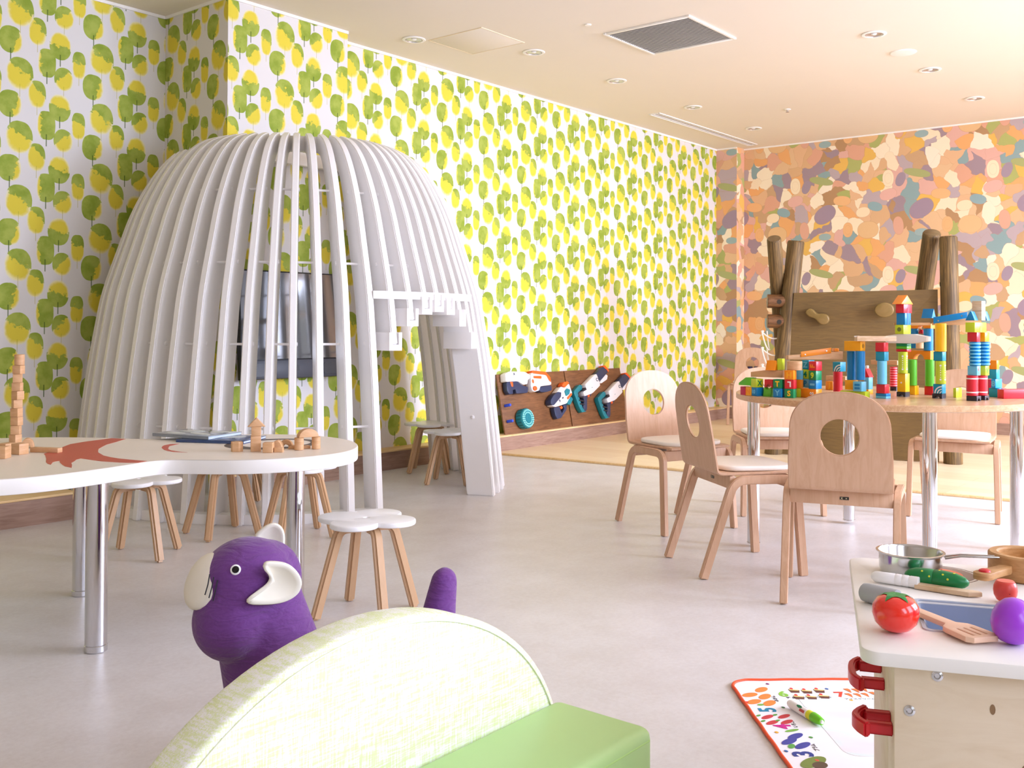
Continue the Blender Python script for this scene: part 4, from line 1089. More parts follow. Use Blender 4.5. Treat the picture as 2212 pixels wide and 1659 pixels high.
    if o.get('arcs'):
        bm2 = NB(); M = face('f') @ Matrix.Translation((dy/2-.001, -h/2+.001, 0))
        for r0, r1 in ((.0055, .0095), (.0155, .0205), (.0265, .032)):
            n = 12; pts = [(-r1*math.cos(PI/2*i/n), r1*math.sin(PI/2*i/n)) for i in range(n+1)]+[(-r0*math.cos(PI/2*(n-i)/n), r0*math.sin(PI/2*(n-i)/n)) for i in range(n+1)]
            plate(pts, .0007, M, bm=bm2)
        obj('printed_arcs', bm2, PRINT['white'], ob, smooth=0)
    if o.get('hole'):
        M = face(o['hole'], 0)
        obj('hole', lathe(NB(), [(.0095, .0006), (.0085, .0003), (0, .0002)], M.translation, M.to_3x3() @ Vector((0, 0, 1)), 20), plain('hole_'+col, {'amber': 'A87408', 'lime': '6E7A2E'}.get(col, '444444'), .6), ob)
    if kind == 'archw':
        M = face('s')@Matrix.Translation((0, -h/2, 0)); w = .0085 if col != 'lime' else .0095; hh = h*.62
        if col == 'blue': hh = h*.98
        pts = [(-w, .0003), (w, .0003), (w, hh-w)]+[(w*math.cos(PI*i/10), hh-w+w*math.sin(PI*i/10)) for i in range(1, 10)]+[(-w, hh-w)]
        if col == 'blue': pts = [(-w, .0003), (w, .0003), (w, hh), (-w, hh)]
        obj('printed_doorway', plate(pts, .0007, M), plain('door_'+col, {'red': 'C01838', 'blue': '0A6AA8', 'lime': '9CAA1E'}[col], .5), ob, smooth=0)
    if o.get('dot'):
        M = face('f'); obj('printed_dot', plate(circ(.0035, 14), .0007, M), PRINT['white'], ob, smooth=0)
    if o.get('pic'):
        M = face('s')
        obj('printed_bird', plate(circ(.007, 16, (.002, -.004), .009), .0007, M), PRINT['lightblue'], ob, smooth=0)
        obj('printed_wing', plate(circ(.003, 12, (-.006, .004), .006), .0009, M), PRINT['red'], ob, smooth=0)
    return ob
for b in BLOCKS: make_block(*b)

# ramps and rails between the towers
def bar(name, a, b, w, h0, h1, mat, label, cat='toy ramp', group='wooden ramps between the block towers'):
    """flat-bottomed bar from a to b (underside points), height h0 to h1"""
    a = Vector(a); b = Vector(b); d = b-a; L = d.length
    M = basis(a, d, (0, 0, 1)) if abs(d.z) < 1e-6 else basis(a, d, (Vector((0, 0, 1))-d*(d.z/L/L)).normalized())
    bm = plate([(0, 0), (L, 0), (L, h1), (0, h0)], w, M @ Matrix.Translation((0, 0, -w/2)), bev=.001)
    for v in bm.verts: pass
    o = obj(name, bm, mat); return tag(o, label, cat, group)
def guard(parent, a, b, h, off, mat, name='side_guard', ends=True):
    a = Vector(a); b = Vector(b); d = (b-a); L = d.length; s = Vector((-d.y, d.x, 0)).normalized()
    if s.x > 0: s = -s      # towards the camera side
    M = basis(a+s*off, d, Vector((0, 0, 1)))
    if (M.to_3x3() @ Vector((0, 0, 1))).dot(s) < 0: M = M @ Matrix.Diagonal((1, 1, -1, 1))
    g = obj(name, plate([(0, 0), (L, 0), (L, h), (0, h)], .004, M, bev=.0008), mat, parent)
    for f in (.14, .84):
        obj('screw', lathe(NB(), [(.0032, 0), (.0032, .001), (0, .0014)], M @ Vector((L*f, h*.35 if f < .5 else h*.5, .004)), s, 14), STEEL, g)
    return g
r1 = bar('wooden_ramp', (4.205, 1.865, .8575), (4.385, 1.690, .8575), .034, .017, .036, TOYWOOD, 'wooden ramp with an orange side guard leaning on the letter blocks')
guard(r1, (4.245, 1.826, .868), (4.345, 1.729, .886), .024, .0178, toy('orange'))
obj('end_stop', BX((4.366, 1.709, .900), (.020, .03, .014), .001, rz=R(-44)), toy('orange'), r1)
r2 = bar('wooden_ramp', (4.548, 1.515, 1.009), (4.600, 1.375, 1.0105), .03, .012, .012, TOYWOOD, 'thin wooden rail from the tall house tower to the yellow cylinder')
r3 = bar('wooden_ramp', (4.604, 1.366, 1.0115), (4.66, 1.215, 1.0135), .03, .010, .03, TOYWOOD, 'wooden ramp with a blue side guard running to the sloped blue roofs')
guard(r3, (4.598, 1.360, 1.018), (4.642, 1.232, 1.042), .028, .0158, toy('blue'))
t3 = bar('marble_track', (4.285, 1.588, .941), (4.405, 1.462, .941), .03, .022, .022, TOYWOOD2, 'straight white wooden marble track from the amber block to the red cube', 'toy track')
obj('track_groove', BX((4.289, 1.584, .9605), (.02, .018, .006), .002, rz=R(-45)), PRINT['white'], t3)
t = thing('toy_bell', 'small red bell hanging under the upper orange arch', 'bell', (4.715, 1.446, .972))
obj('bell', lathe(NB(), [(0, 0), (.012, .001), (.0125, .004), (.010, .012), (.006, .018), (0, .02)], (0, 0, 0), (0, 0, 1), 24), PRINT['red'], t)
obj('cord', cyl(NB(), (0, 0, .019), (0, 0, .034), .0012, 8), PRINT['white'], t)

# ------------------------------------------------------------------ natural blocks and books on the white table
def nb(kind, x, y, z, dx, dy, h, yaw, label, mat=None):
    mat = mat or TOYWOOD; g = .0004
    nm = 'wooden_block'
    if kind == 'cube': bm = BX((0, 0, h/2), (dx-g, dy-g, h-g), .0015)
    elif kind == 'cyl': nm = 'wooden_cylinder'; bm = lathe(NB(), [(dx/2-.0015, g), (dx/2, .0015), (dx/2, h-.0015), (dx/2-.0015, h-g)], seg=32)
    elif kind == 'hex': nm = 'wooden_prism'; bm = plate(circ(dx/2, 6), h-g, bev=.0012)
    elif kind == 'roof': nm = 'wooden_roof'; bm = plate([(-dy/2, 0), (dy/2, 0), (0, h)], dx, basis((-dx/2, 0, 0), (0, 1, 0), (0, 0, 1)), bev=.0025)
    elif kind == 'half':
        nm = 'wooden_half_disc'; r = dy/2
        bm = plate([(-r, 0), (r, 0)]+[(r*math.cos(PI*i/20), h*math.sin(PI*i/20)) for i in range(1, 20)], dx, basis((-dx/2, 0, 0), (0, 1, 0), (0, 0, 1)), bev=.0015)
    elif kind == 'arch':
        nm = 'wooden_arch'; r = dy/2; q = r*.5
        bm = plate([(-r, 0), (-q, 0)]+[(-q*math.cos(PI*i/12), q*math.sin(PI*i/12)) for i in range(1, 12)]+[(q, 0), (r, 0)]+[(r*math.cos(PI*i/20), h*math.sin(PI*i/20)) for i in range(1, 20)], dx, basis((-dx/2, 0, 0), (0, 1, 0), (0, 0, 1)), bev=.0012)
    o = obj(nm, bm, mat, None, loc=(x, y, z), rot=(0, 0, R(yaw)))
    return tag(o, label, 'wooden block', 'natural wooden blocks on the white table')
Z = TABH+.0006
tx, ty = 1.685, 3.69
tops = [0, .030, .0615, .093, .1245, .155, .186, .2165, .2475, .279]
offs = [(0,0,20), (0.001,-.002,50), (.004,0,30), (.0035,.001,-60), (.004,-.001,80), (.006,-.002,-75), (.006,.001,45), (.005,-.002,62), (.008,-.003,33)]
names = ['bottom cube', 'second cube from the bottom', 'third cube from the bottom', 'fourth cube from the bottom', 'fifth cube from the bottom', 'sixth cube from the bottom', 'seventh cube from the bottom', 'eighth cube from the bottom', 'topmost cube']
for (ox, oy, a), z, z2, l in zip(offs, tops, tops[1:], names):
    nb('cube', tx+ox, ty+oy, Z+z, .031, .031, z2-z, a, 'small natural wooden cube, '+l+' of the tall tower')
nb('cyl', tx+.010, ty-.004, Z+.279, .034, .034, .040, 0, 'natural wooden cylinder on top of the tall block tower')
nb('cube', 1.462, 3.29, Z, .042, .038, .038, 40, 'natural wooden cube at the front left of the pile by the table edge')
nb('cube', 1.545, 3.35, Z, .038, .038, .036, 15, 'natural wooden cube in the middle of the pile, in front of the tower')
nb('cube', 1.625, 3.335, Z, .105, .026, .016, -62, 'long flat wooden stick pointing right from the block pile')
nb('arch', 1.640, 3.50, Z, .036, .042, .034, 60, 'natural wooden arch block standing just in front of the tower')
nb('cube', 1.560, 3.475, Z, .05, .036, .026, 20, 'low wooden block behind the middle cube of the pile')
nb('cube', 1.49, 3.45, Z, .05, .036, .024, 35, 'low wooden block at the left end of the pile, behind the front cube')
nb('hex', 2.055, 2.878, Z, .041, .041, .034, 10, 'short six sided wooden block at the left of the small block house')
nb('cube', 2.10, 2.835, Z, .034, .034, .053, 55, 'upright wooden block under the small block house')
nb('cube', 2.10, 2.833, Z+.053, .031, .031, .031, 50, 'wooden cube between the upright block and the wooden roof')
nb('roof', 2.101, 2.833, Z+.084, .03, .058, .031, 53, 'triangular wooden roof on the small block house')
nb('cube', 2.108, 2.776, Z, .033, .033, .034, 40, 'wooden cube leaning on the small block house')
nb('half', 2.16, 2.795, Z, .036, .038, .036, 40, 'thick wooden half round behind the leaning cube')
nb('cube', 2.135, 2.755, Z, .02, .03, .016, 40, 'low wooden slip in front of the thick half round')
nb('arch', 2.225, 2.83, Z, .016, .052, .030, 30, 'thin wooden arch standing behind the right cylinders')
nb('half', 2.226, 2.795, Z, .022, .03, .012, 30, 'flat wooden half disc lying beside the left cylinder')
nb('cyl', 2.218, 2.752, Z, .032, .032, .043, 0, 'left wooden cylinder under the bridging half disc')
nb('cyl', 2.276, 2.732, Z, .030, .030, .043, 0, 'right wooden cylinder under the bridging half disc')
nb('half', 2.247, 2.742, Z+.0432, .03, .07, .029, -20-50+90+50, 'wooden half disc bridging the two cylinders')
nb('cube', 2.262, 2.772, Z, .03, .024, .010, -20, 'low flat wooden piece between the two cylinders')
def book(x, y, z, w, l, th, yaw, label, cover, page, art):
    t = thing('picture_book', label, 'book', (x, y, z), R(yaw), 'picture books on the white table')
    obj('pages', BX((0, .002, th/2), (w-.006, l-.006, th-.005)), plain('book_pages', page, .7), t, smooth=0)
    obj('cover', BX((0, 0, th-.0012), (w, l, .0022), .0005), cover, t)
    bk = obj('back_cover', BX((0, 0, .0013), (w, l, .0022), .0005), cover, t)
    obj('spine', BX((0, -l/2+.001, th/2), (w, .0025, th-.005)), cover, t, smooth=0)
    bm = NB()
    for (cx, cy, rx, ry, a) in art: plate([(cx+rx*math.cos(s)*math.cos(a)-ry*math.sin(s)*math.sin(a), cy+rx*math.cos(s)*math.sin(a)+ry*math.sin(s)*math.cos(a)) for s in [2*PI*i/18 for i in range(18)]], .0004, Matrix.Translation((0, 0, th-.0001)), bm=bm)
    obj('cover_art', bm, plain('book_art', 'C9CFC6', .35), t, smooth=0)
    return t
B1 = plain('book_navy', '2F4A7A', .25, coat=.4); B2 = plain('book_grey', '8C97A0', .2, coat=.6, var=.25, scale=14)
book(2.215, 3.195, Z, .265, .19, .011, -62, 'blue bound picture book lying at the bottom on the white table', B1, 'C9D6E8', [(.02, .02, .06, .03, .3)])
book(2.190, 3.315, Z+.0112, .265, .185, .012, -75, 'glossy grey picture book lying on the blue book', B2, 'DCE2C8', [(-.05, .03, .05, .025, .4), (.04, -.03, .06, .02, -.3), (.07, .05, .04, .02, .6), (-.06, -.05, .045, .02, 0)])

# ------------------------------------------------------------------ toy blasters on the two leaning boards
BZ0 = .1355
def boardM(x0): return basis((x0, 5.088, BZ0), (1, 0, 0), (0, .2, 1))
NAVY = plain('blaster_navy', '2F3A58', .4); BWHITE = plain('blaster_white', 'ECEAEC', .35, var=.01); BORANGE = plain('blaster_orange', 'F0641E', .4)
TEAL = plain('blaster_teal', '0C7C88', .4); BTEALL = plain('dart_teal', '8FDCD8', .5); BLACKP = plain('blaster_black', '26242C', .5)
def dboard(x0, x1, label):
    t = thing('display_board', label, 'board', (x0, 5.088, BZ0), 0, 'dark boards leaning on the tree wall')
    M = basis((0, 0, 0), (1, 0, 0), (0, .2, 1))
    obj('board', plate([(0, .0003), (x1-x0, .0003), (x1-x0, .484), (0, .484)], .014, M @ Matrix.Translation((0, 0, -.016)), bev=.0015), DARKBOARD, t)
    return t
dboard(6.16, 7.062, 'dark wooden board behind the left blasters, leaning on the tree wall')
dboard(7.076, 7.955, 'dark wooden board behind the two long blasters, leaning on the tree wall')
def clip_corners(p, f=.10):
    n = len(p); o = []
    for i in range(n):
        a, b, c = p[i-1], p[i], p[(i+1) % n]
        o += [(b[0]+(a[0]-b[0])*f, b[1]+(a[1]-b[1])*f), (b[0]+(c[0]-b[0])*f, b[1]+(c[1]-b[1])*f)]
    return o
def blaster(label, x0, pieces, logo=None):
    t = thing('toy_blaster', label, 'toy blaster', (x0, 5.088, BZ0), 0, 'toy blasters on the boards')
    for name, pts, z0, th, mat in pieces:
        M = basis((0, 0, 0), (1, 0, 0), (0, .2, 1))
        q = clip_corners([(x-x0, s) for x, s in pts])
        obj(name, plate(q, th, M @ Matrix.Translation((0, 0, z0)), bev=min(.004, th*.3)), mat, t, smooth=40)
    if logo:
        for body, size, (x, s), rot, mat in logo:
            M = basis((0, 0, 0), (1, 0, 0), (0, .2, 1)) @ Matrix.Translation((x-x0, s, logo_z)) @ Matrix.Rotation(R(rot), 4, 'Z')
            lettering('printed_mark', body, size, M, mat, t)
    return t
logo_z = .0655
blaster('white and navy toy blaster at the far left of the boards', 6.33, [
 ('body', [(6.193,.477),(6.242,.496),(6.359,.492),(6.45,.486),(6.51,.456),(6.50,.429),(6.472,.42),(6.454,.385),(6.406,.381),(6.34,.413),(6.187,.414)], .003, .06, BWHITE),
 ('grip', [(6.205,.413),(6.342,.419),(6.388,.382),(6.472,.361),(6.456,.314),(6.31,.314),(6.305,.35),(6.27,.345),(6.268,.314),(6.218,.314),(6.198,.344)], .008, .045, NAVY),
 ('magazine', [(6.272,.404),(6.30,.395),(6.33,.37),(6.30,.345),(6.262,.36)], .006, .040, BLACKP),
 ('trigger', [(6.248,.415),(6.283,.41),(6.279,.372),(6.258,.372)], .016, .04, BORANGE)],
 [('X', .026, (6.30, .473), 0, NAVY)])
blaster('white toy blaster with an orange top rail, right of the navy gripped one', 6.62, [
 ('body', [(6.52,.459),(6.55,.483),(6.731,.458),(6.786,.401),(6.777,.365),(6.628,.359),(6.601,.325),(6.541,.316),(6.507,.33),(6.50,.372),(6.512,.402)], .003, .058, BWHITE),
 ('top_rail', [(6.541,.496),(6.726,.478),(6.778,.432),(6.779,.385),(6.752,.40),(6.722,.449),(6.541,.470)], .006, .058, BORANGE),
 ('side_panel', [(6.55,.449),(6.659,.445),(6.653,.421),(6.549,.429)], .0595, .004, BORANGE),
 ('foregrip', [(6.617,.354),(6.787,.364),(6.781,.318),(6.70,.308),(6.636,.310),(6.61,.324)], .006, .05, NAVY),
 ('muzzle', circ(.026, 14, (6.542, .345), .02), .0595, .012, BORANGE),
 ('trigger_hole', circ(.014, 12, (6.535, .405), .018), .0595, .002, BORANGE)])
blaster('white, navy and teal toy blaster tilted upright in the middle', 6.9, [
 ('body', [(6.907,.344),(6.96,.332),(7.03,.366),(7.058,.277),(6.983,.22),(6.956,.197),(6.861,.184),(6.789,.176),(6.743,.191),(6.781,.261)], .003, .058, BWHITE),
 ('tip', [(6.925,.352),(6.963,.381),(7.015,.385),(7.032,.369),(6.96,.332)], .006, .058, BORANGE),
 ('stock', [(6.785,.279),(6.85,.302),(6.894,.294),(6.88,.256),(6.762,.19),(6.722,.204),(6.731,.24)], .006, .062, NAVY),
 ('grip', [(6.778,.174),(6.858,.176),(6.879,.116),(6.849,.078),(6.803,.074),(6.782,.11)], .006, .045, NAVY),
 ('hand_guard', [(6.923,.186),(6.976,.195),(6.969,.147),(6.864,.077),(6.853,.093),(6.935,.155)], .008, .035, NAVY),
 ('tank', [(6.942,.302),(6.979,.325),(7.022,.311),(7.002,.274),(6.952,.258)], .0595, .012, TEAL),
 ('lower_tank', [(6.984,.226),(7.035,.254),(7.058,.228),(7.004,.181),(6.965,.19)], .005, .055, TEAL),
 ('stripe', [(6.964,.245),(7.036,.285),(7.048,.269),(6.974,.226)], .0595, .006, BORANGE),
 ('trigger', [(6.878,.171),(6.907,.184),(6.916,.162),(6.888,.152)], .012, .03, BORANGE)],
 [('X', .03, (6.855, .225), 35, NAVY), ('iiiii', .018, (6.905, .247), 25, NAVY)])
long_p = [
 ('body', [(7.219,.276),(7.273,.318),(7.271,.349),(7.448,.432),(7.47,.431),(7.495,.359),(7.497,.327),(7.357,.263),(7.232,.244)], .004, .058, BWHITE),
 ('barrel', [(7.455,.430),(7.602,.499),(7.652,.471),(7.662,.444),(7.549,.385),(7.487,.366)], .006, .050, NAVY),
 ('tip', [(7.599,.507),(7.628,.508),(7.682,.463),(7.668,.444),(7.64,.470),(7.6,.493)], .004, .056, BORANGE),
 ('foregrip', [(7.517,.358),(7.641,.430),(7.671,.414),(7.649,.379),(7.548,.347)], .003, .040, BWHITE),
 ('stock', [(7.096,.294),(7.206,.352),(7.241,.338),(7.227,.307),(7.155,.279),(7.172,.222),(7.194,.145),(7.244,.110),(7.173,.106),(7.143,.154)], .004, .045, TEAL),
 ('grip', [(7.221,.244),(7.367,.300),(7.384,.280),(7.326,.232),(7.282,.228),(7.254,.129),(7.217,.109),(7.196,.151),(7.232,.206)], .009, .042, NAVY),
 ('trigger', [(7.288,.250),(7.316,.255),(7.311,.236),(7.288,.231)], .02, .04, BORANGE),
 ('spring', [(7.15,.256),(7.23,.240),(7.23,.226),(7.15,.242)], .02, .034, BLACKP),
 ('spring', [(7.155,.222),(7.23,.207),(7.23,.193),(7.155,.208)], .02, .034, BLACKP),
 ('spring', [(7.16,.190),(7.225,.180),(7.225,.166),(7.16,.176)], .02, .034, BLACKP),
 ('cocking_hook', [(7.215,.30),(7.262,.322),(7.275,.30),(7.24,.29)], .02, .046, BLACKP),
 ('badge', circ(.019, 16, (7.462, .383), .016), .0615, .002, NAVY),
 ('badge_centre', circ(.012, 16, (7.462, .383), .010), .0625, .002, BWHITE)]
b4 = blaster('upper long toy blaster with a navy barrel and teal stock, left of its twin', 7.35, long_p, [('-', .03, (7.36, .315), 30, TEAL)])
b5 = copy_tree(b4); b5.location = (7.35+.345, 5.088-.078*.196, BZ0-.078*.98)
tag(b5, 'lower long toy blaster with a navy barrel and teal stock, nearest the pale chair', 'toy blaster', 'toy blasters on the boards')
# round teal dart drum
M0 = basis((6.385, 5.088, BZ0), (1, 0, 0), (0, .2, 1))
t = thing('dart_drum', 'round teal dart drum ringed with pale darts at the left of the board', 'toy drum', M0 @ Vector((0, .108, .004)))
nz = (M0.to_3x3() @ Vector((0, 0, 1))).normalized()
obj('drum', lathe(NB(), [(.074, 0), (.080, .004), (.080, .060), (.076, .066), (.0, .066)], (0, 0, 0), nz, 40), TEAL, t)
bm = NB(); F = frame_z(nz)
for i in range(24):
    a = 2*PI*i/24
    lathe(bm, [(.0075, .064), (.0075, .072), (.005, .075), (0, .075)], F @ Vector((.066*math.cos(a), .066*math.sin(a), 0)), nz, 10)
for i in range(18):
    a = 2*PI*i/18
    lathe(bm, [(.007, .064), (.007, .071), (.005, .074), (0, .074)], F @ Vector((.047*math.cos(a), .047*math.sin(a), 0)), nz, 10)
obj('dart_tips', bm, BTEALL, t)
obj('hub', lathe(NB(), [(.036, .0655), (.034, .070), (.010, .071), (.008, .069), (0, .069)], (0, 0, 0), nz, 28), TEAL, t)
bm = NB()
for i in range(18):
    a = 2*PI*i/18; c = F @ Vector((.0795*math.cos(a), .0795*math.sin(a), 0)); cyl(bm, c+nz*.008, c+nz*.056, .004, 8)
obj('ribs', bm, plain('blaster_teal_dark', '0A6670', .45), t)
BLUED = plain('dart_blue', '2E4FD8', .5)
for s, l in ((.229, 'upper blue foam dart peeping out from behind the dome at the board edge'), (.102, 'lower blue foam dart peeping out from behind the dome at the board edge')):
    M = basis((6.205, 5.088, BZ0), (1, 0, 0), (0, .2, 1))
    p = M @ Vector((0, s, .002))
    tag(obj('foam_dart', lathe(NB(), [(.012, 0), (.012, .05), (.010, .056), (0, .057)], p, nz, 16), BLUED), l, 'dart', 'blue darts on the board')
# ------------------------------------------------------------------ green sofa in the foreground
def weave():
    m, t, b = base_mat('lime_weave')
    tc = t.add('ShaderNodeTexCoord').outputs['Object']
    a = t.noise(t.mapping(tc, (14, 14, 170)), 2.2, 3); c = t.noise(t.mapping(tc, (170, 170, 12)), 2.2, 3)
    s = t.m('ADD', t.m('MULTIPLY', a, .5), t.m('MULTIPLY', c, .5))
    t.link(t.mix(t.step(s, .40, .60), lin('E4EDB4'), lin('FAFAF5')), b.inputs['Base Color'])
    b.inputs['Roughness'].default_value = .8; b.inputs['Specular IOR Level'].default_value = .2
    t.link(t.bump(s, .15, .001), b.inputs['Normal'])
    return m
WEAVE = weave(); VINYL = plain('green_vinyl', 'B2D88E', .38, var=.01, spec=.5)
sf = thing('childs_sofa', 'small green vinyl sofa with a woven pale lime half-moon backrest', 'sofa', (1.17, 1.15, 0))
arc = [(.515*math.cos(PI*i/48), .105+.397*math.sin(PI*i/48)) for i in range(49)]
pts = arc + [(-.515, .004), (.515, .004)]
obj('backrest', plate(pts, .078, basis((0, .163, 0), (1, 0, 0), (0, 0, 1)), bev=.012, bseg=3), WEAVE, sf, smooth=50)
bm = tube(NB(), [(x*.976, .0835, .0+z-.011) for x, z in arc], .0014, 8); 
obj('piping', bm, plain('piping_lime', 'EEF2D4', .7), sf)
obj('seat', BX((0, -.032, .121), (.985, .232, .238), .022, 4), VINYL, sf, smooth=60)
bm = tube(NB(), [(x, -.1465, .2175) for x in (-.475, .475)], .0022, 8)
obj('seat_seam', bm, plain('vinyl_seam', 'B4DC84', .5), sf)
bm = tube(NB(), [(.491, y, .2175) for y in (-.13, .066)], .0022, 8)
obj('seat_seam', bm, plain('vinyl_seam', 'B4DC84', .5), sf)

# ------------------------------------------------------------------ purple soft animal behind the sofa
def plum():
    m, t, b = base_mat('plum_cotton')
    tc = t.add('ShaderNodeTexCoord').outputs['Object']
    n = t.noise(tc, 220, 3); f = t.noise(t.mapping(tc, (9, 9, 26), rot=(0, .5, 0)), 2.4, 3, .5, .8)
    t.link(t.mix(n, lin('653478'), lin('744289')), b.inputs['Base Color'])
    b.inputs['Roughness'].default_value = .8; b.inputs['Sheen Weight'].default_value = .25; b.inputs['Specular IOR Level'].default_value = .2
    t.link(t.bump(f, .35, .02), b.inputs['Normal'])
    return m
PLUM = plum(); FELT = plain('cream_felt', 'F1EADA', .85, var=.03, scale=60, spec=.2)
PO = Vector((1.43, 1.60, 0))
pa = thing('soft_animal', 'purple stuffed ride-on animal with cream ears and muzzle behind the sofa', 'soft toy', PO)
# the head is at the -x end, the tail at +x
bm = NB()
ico(bm, (.02, 0, .18), .155, (1.62, .86, .92), 4)
ico(bm, (-.11, 0, .23), .135, (1, .95, 1.1), 4)
for i in range(18):                               # neck, rising forward to the head
    s = i/17; c = Vector((-.155-.085*s, 0, .20+.27*s)); ico(bm, c, .118*(1-s)+.088*s, (1, .90, 1), 3)
ico(bm, (-.262, .0, .512), .098, (.95, .86, .86), 4)   # crown
ico(bm, (-.222, .0, .510), .075, (1, .86, 1.0), 4)     # back of the head
for i in range(9):                                # face, sloping forward and down
    s = i/8; ico(bm, (-.270-.026*s, 0, .508-.062*s), .086-.006*s, (.92, .90, .95), 3)
for x, y in ((-.15, .08), (-.15, -.08), (.18, .08), (.18, -.08)):
    for i in range(8):
        s = i/7; ico(bm, (x, y, .18-.135*s), .058-.008*s, (1, 1, 1), 2)
for i in range(16):                               # tail, a blunt upright finger
    s = i/15; ico(bm, (.235+.050*s, 0, .20+.205*s), .064-.028*s, (1, .8, 1), 2)
body = obj('body', bm, PLUM, pa, smooth=180, normals=False)
md = body.modifiers.new('remesh', 'REMESH'); md.mode = 'VOXEL'; md.voxel_size = .006; md.use_smooth_shade = True
md = body.modifiers.new('smooth', 'SMOOTH'); md.factor = .5; md.iterations = 10
# cream muzzle patch on the front of the face
bm = NB(); ico(bm, (0, 0, 0), 1, (.020, .048, .054), 3)
obj('muzzle', bm, FELT, pa, smooth=180, loc=(-.340, .024, .524), rot=(0, R(27), 0))
for s in (-1, 1):
    d, c = (Vector((-.60, -.72, .34)).normalized(), Vector((-.323, -.0485, .553))) if s < 0 else (Vector((-.40, .86, .30)).normalized(), Vector((-.300, .064, .553)))
    e = obj('eye', lathe(NB(), [(.0095, -.012), (.0095, .001), (.0075, .0028), (0, .0032)], c, d, 20), plain('eye_white', 'F6F4F2', .3), pa)
    obj('pupil', lathe(NB(), [(.0066, .0022), (.0063, .0038), (0, .0042)], c, d, 18), plain('eye_black', '101014', .2), e)
for k in range(3):
    u = .006*k
    bm = tube(NB(), [(-.360+u, -.0225-u*.6, .548-u), (-.3655+u, -.0255-u*.5, .531-u), (-.369+u, -.0215-u*.6, .512-u)], .0011, 6)
    obj('whisker_stitch', bm, plain('stitch_black', '222028', .6), pa)
# ears: curved felt leaves, cream inside and purple behind
def ear(pts, M, curl):
    q = smooth_loop(pts, 2); n = len(q)
    cx = sum(p[0] for p in q)/n; cy = sum(p[1] for p in q)/n
    bm = NB(); c0 = bm.verts.new((cx, cy, -curl)); rings = []
    for f in (.3, .55, .8, 1.0): rings.append([bm.verts.new((cx+(x-cx)*f, cy+(y-cy)*f, -curl*(1-f*f))) for x, y in q])
    for i in range(n):
        bm.faces.new((c0, rings[0][i], rings[0][(i+1) % n]))
        for A, B in zip(rings, rings[1:]): bm.faces.new((A[i], B[i], B[(i+1) % n], A[(i+1) % n]))
    bmesh.ops.recalc_face_normals(bm, faces=bm.faces[:])
    if sum(f.normal.z for f in bm.faces) < 0: bmesh.ops.reverse_faces(bm, faces=bm.faces[:])
    bm.transform(M)
    o = obj('ear', bm, [FELT, PLUM], pa, smooth=180, normals=False)
    so = o.modifiers.new('thick', 'SOLIDIFY'); so.thickness = .007; so.offset = -1; so.material_offset = 1
near = [(1.118,.566),(1.136,.565),(1.163,.558),(1.184,.539),(1.195,.517),(1.188,.499),(1.167,.489),(1.137,.488),(1.089,.495),(1.110,.508),(1.135,.524),(1.139,.543)]
ear([(x-1.14, z-.527) for x, z in near], basis(Vector((1.155, 1.502, .527))-PO, (.94, -.34, 0), (0, -.12, 1)), .012)
far = [(1.246,.571),(1.26,.586),(1.28,.597),(1.295,.589),(1.302,.575),(1.304,.552),(1.301,.538),(1.275,.53),(1.252,.545)]
ear([(x-1.275, z-.565) for x, z in far], basis(Vector((1.27, 1.668, .565))-PO, (.85, -.5, 0), (.1, 0, 1)), .010)

# ------------------------------------------------------------------ toy kitchen at the right
KO = Vector((1.553, .567, 0)); KA = math.atan2(.378, .926)
KITW = woodmat('kitchen_ply', 'EAD9C0', 'D9C2A2', (1.2, 1.2, 6), .5, contrast=(.25, .85))
KRED = plain('handle_red', 'D0202A', .32); KGREY = plain('sink_grey', '98A2B8', .35); KEDGE = plain('worktop_edge', 'EEF0E6', .4)
kt = thing('toy_kitchen', 'toy kitchen unit with a white worktop, grey sink and pale wood side', 'toy kitchen', KO, KA)
KT = .50
def knot(bm): return bm
top = [(.667-.03, 0)] 
outl = rrect(0, -.50, .667, 0, .03, 8)
hole = rrect(.145, -.42, .335, -.108, .012, 4)
obj('worktop', plate(outl, .022, Matrix.Translation((0, 0, KT-.022)), [hole], bev=.003), WHITE2, kt)
bm = plate(rrect(.146, -.419, .334, -.109, .011, 4), .09, Matrix.Translation((0, 0, KT-.094)), [rrect(.150, -.415, .330, -.113, .010, 4)])
sk = obj('sink_basin', bm, KGREY, kt)
obj('sink_bottom', BX((.24, -.264, KT-.093), (.184, .306, .004)), KGREY, sk, smooth=0)
bm = plate(rrect(.139, -.426, .341, -.102, .014, 4), .0022, Matrix.Translation((0, 0, KT)), [rrect(.1455, -.4195, .3345, -.1085, .011, 4)])
obj('sink_rim', bm, plain('sink_rim_grey', 'B6BCC8', .35), sk)
for i, (x, y) in enumerate(((.56, -.17), (.50, -.40))):
    o = obj('burner_print', plate(circ(.068, 40, (x, y)), .0005, Matrix.Translation((0, 0, KT))), plain('burner_brown', '9A8478', .5), kt, smooth=0)
    obj('burner_ring', plate(circ(.045, 36, (x, y)), .0005, Matrix.Translation((0, 0, KT+.0005)), [circ(.034, 36, (x, y))]), plain('burner_orange', 'F0805A', .5), o, smooth=0)
    obj('burner_circle', plate(circ(.076, 40, (x, y)), .0005, Matrix.Translation((0, 0, KT)), [circ(.0735, 40, (x, y))]), plain('burner_brown', '9A8478', .5), o, smooth=0)
side = obj('side_panel', BX((.037, -.275, .239), (.014, .45, .476), .001), KITW, kt)
o = obj('knot', plate(circ(.006, 12, (0, 0), .012), .0004, basis((.0299, -.235, .33), (0, -1, 0), (0, 0, 1))), plain('knot_brown', '8A6A48', .6), side, smooth=0)
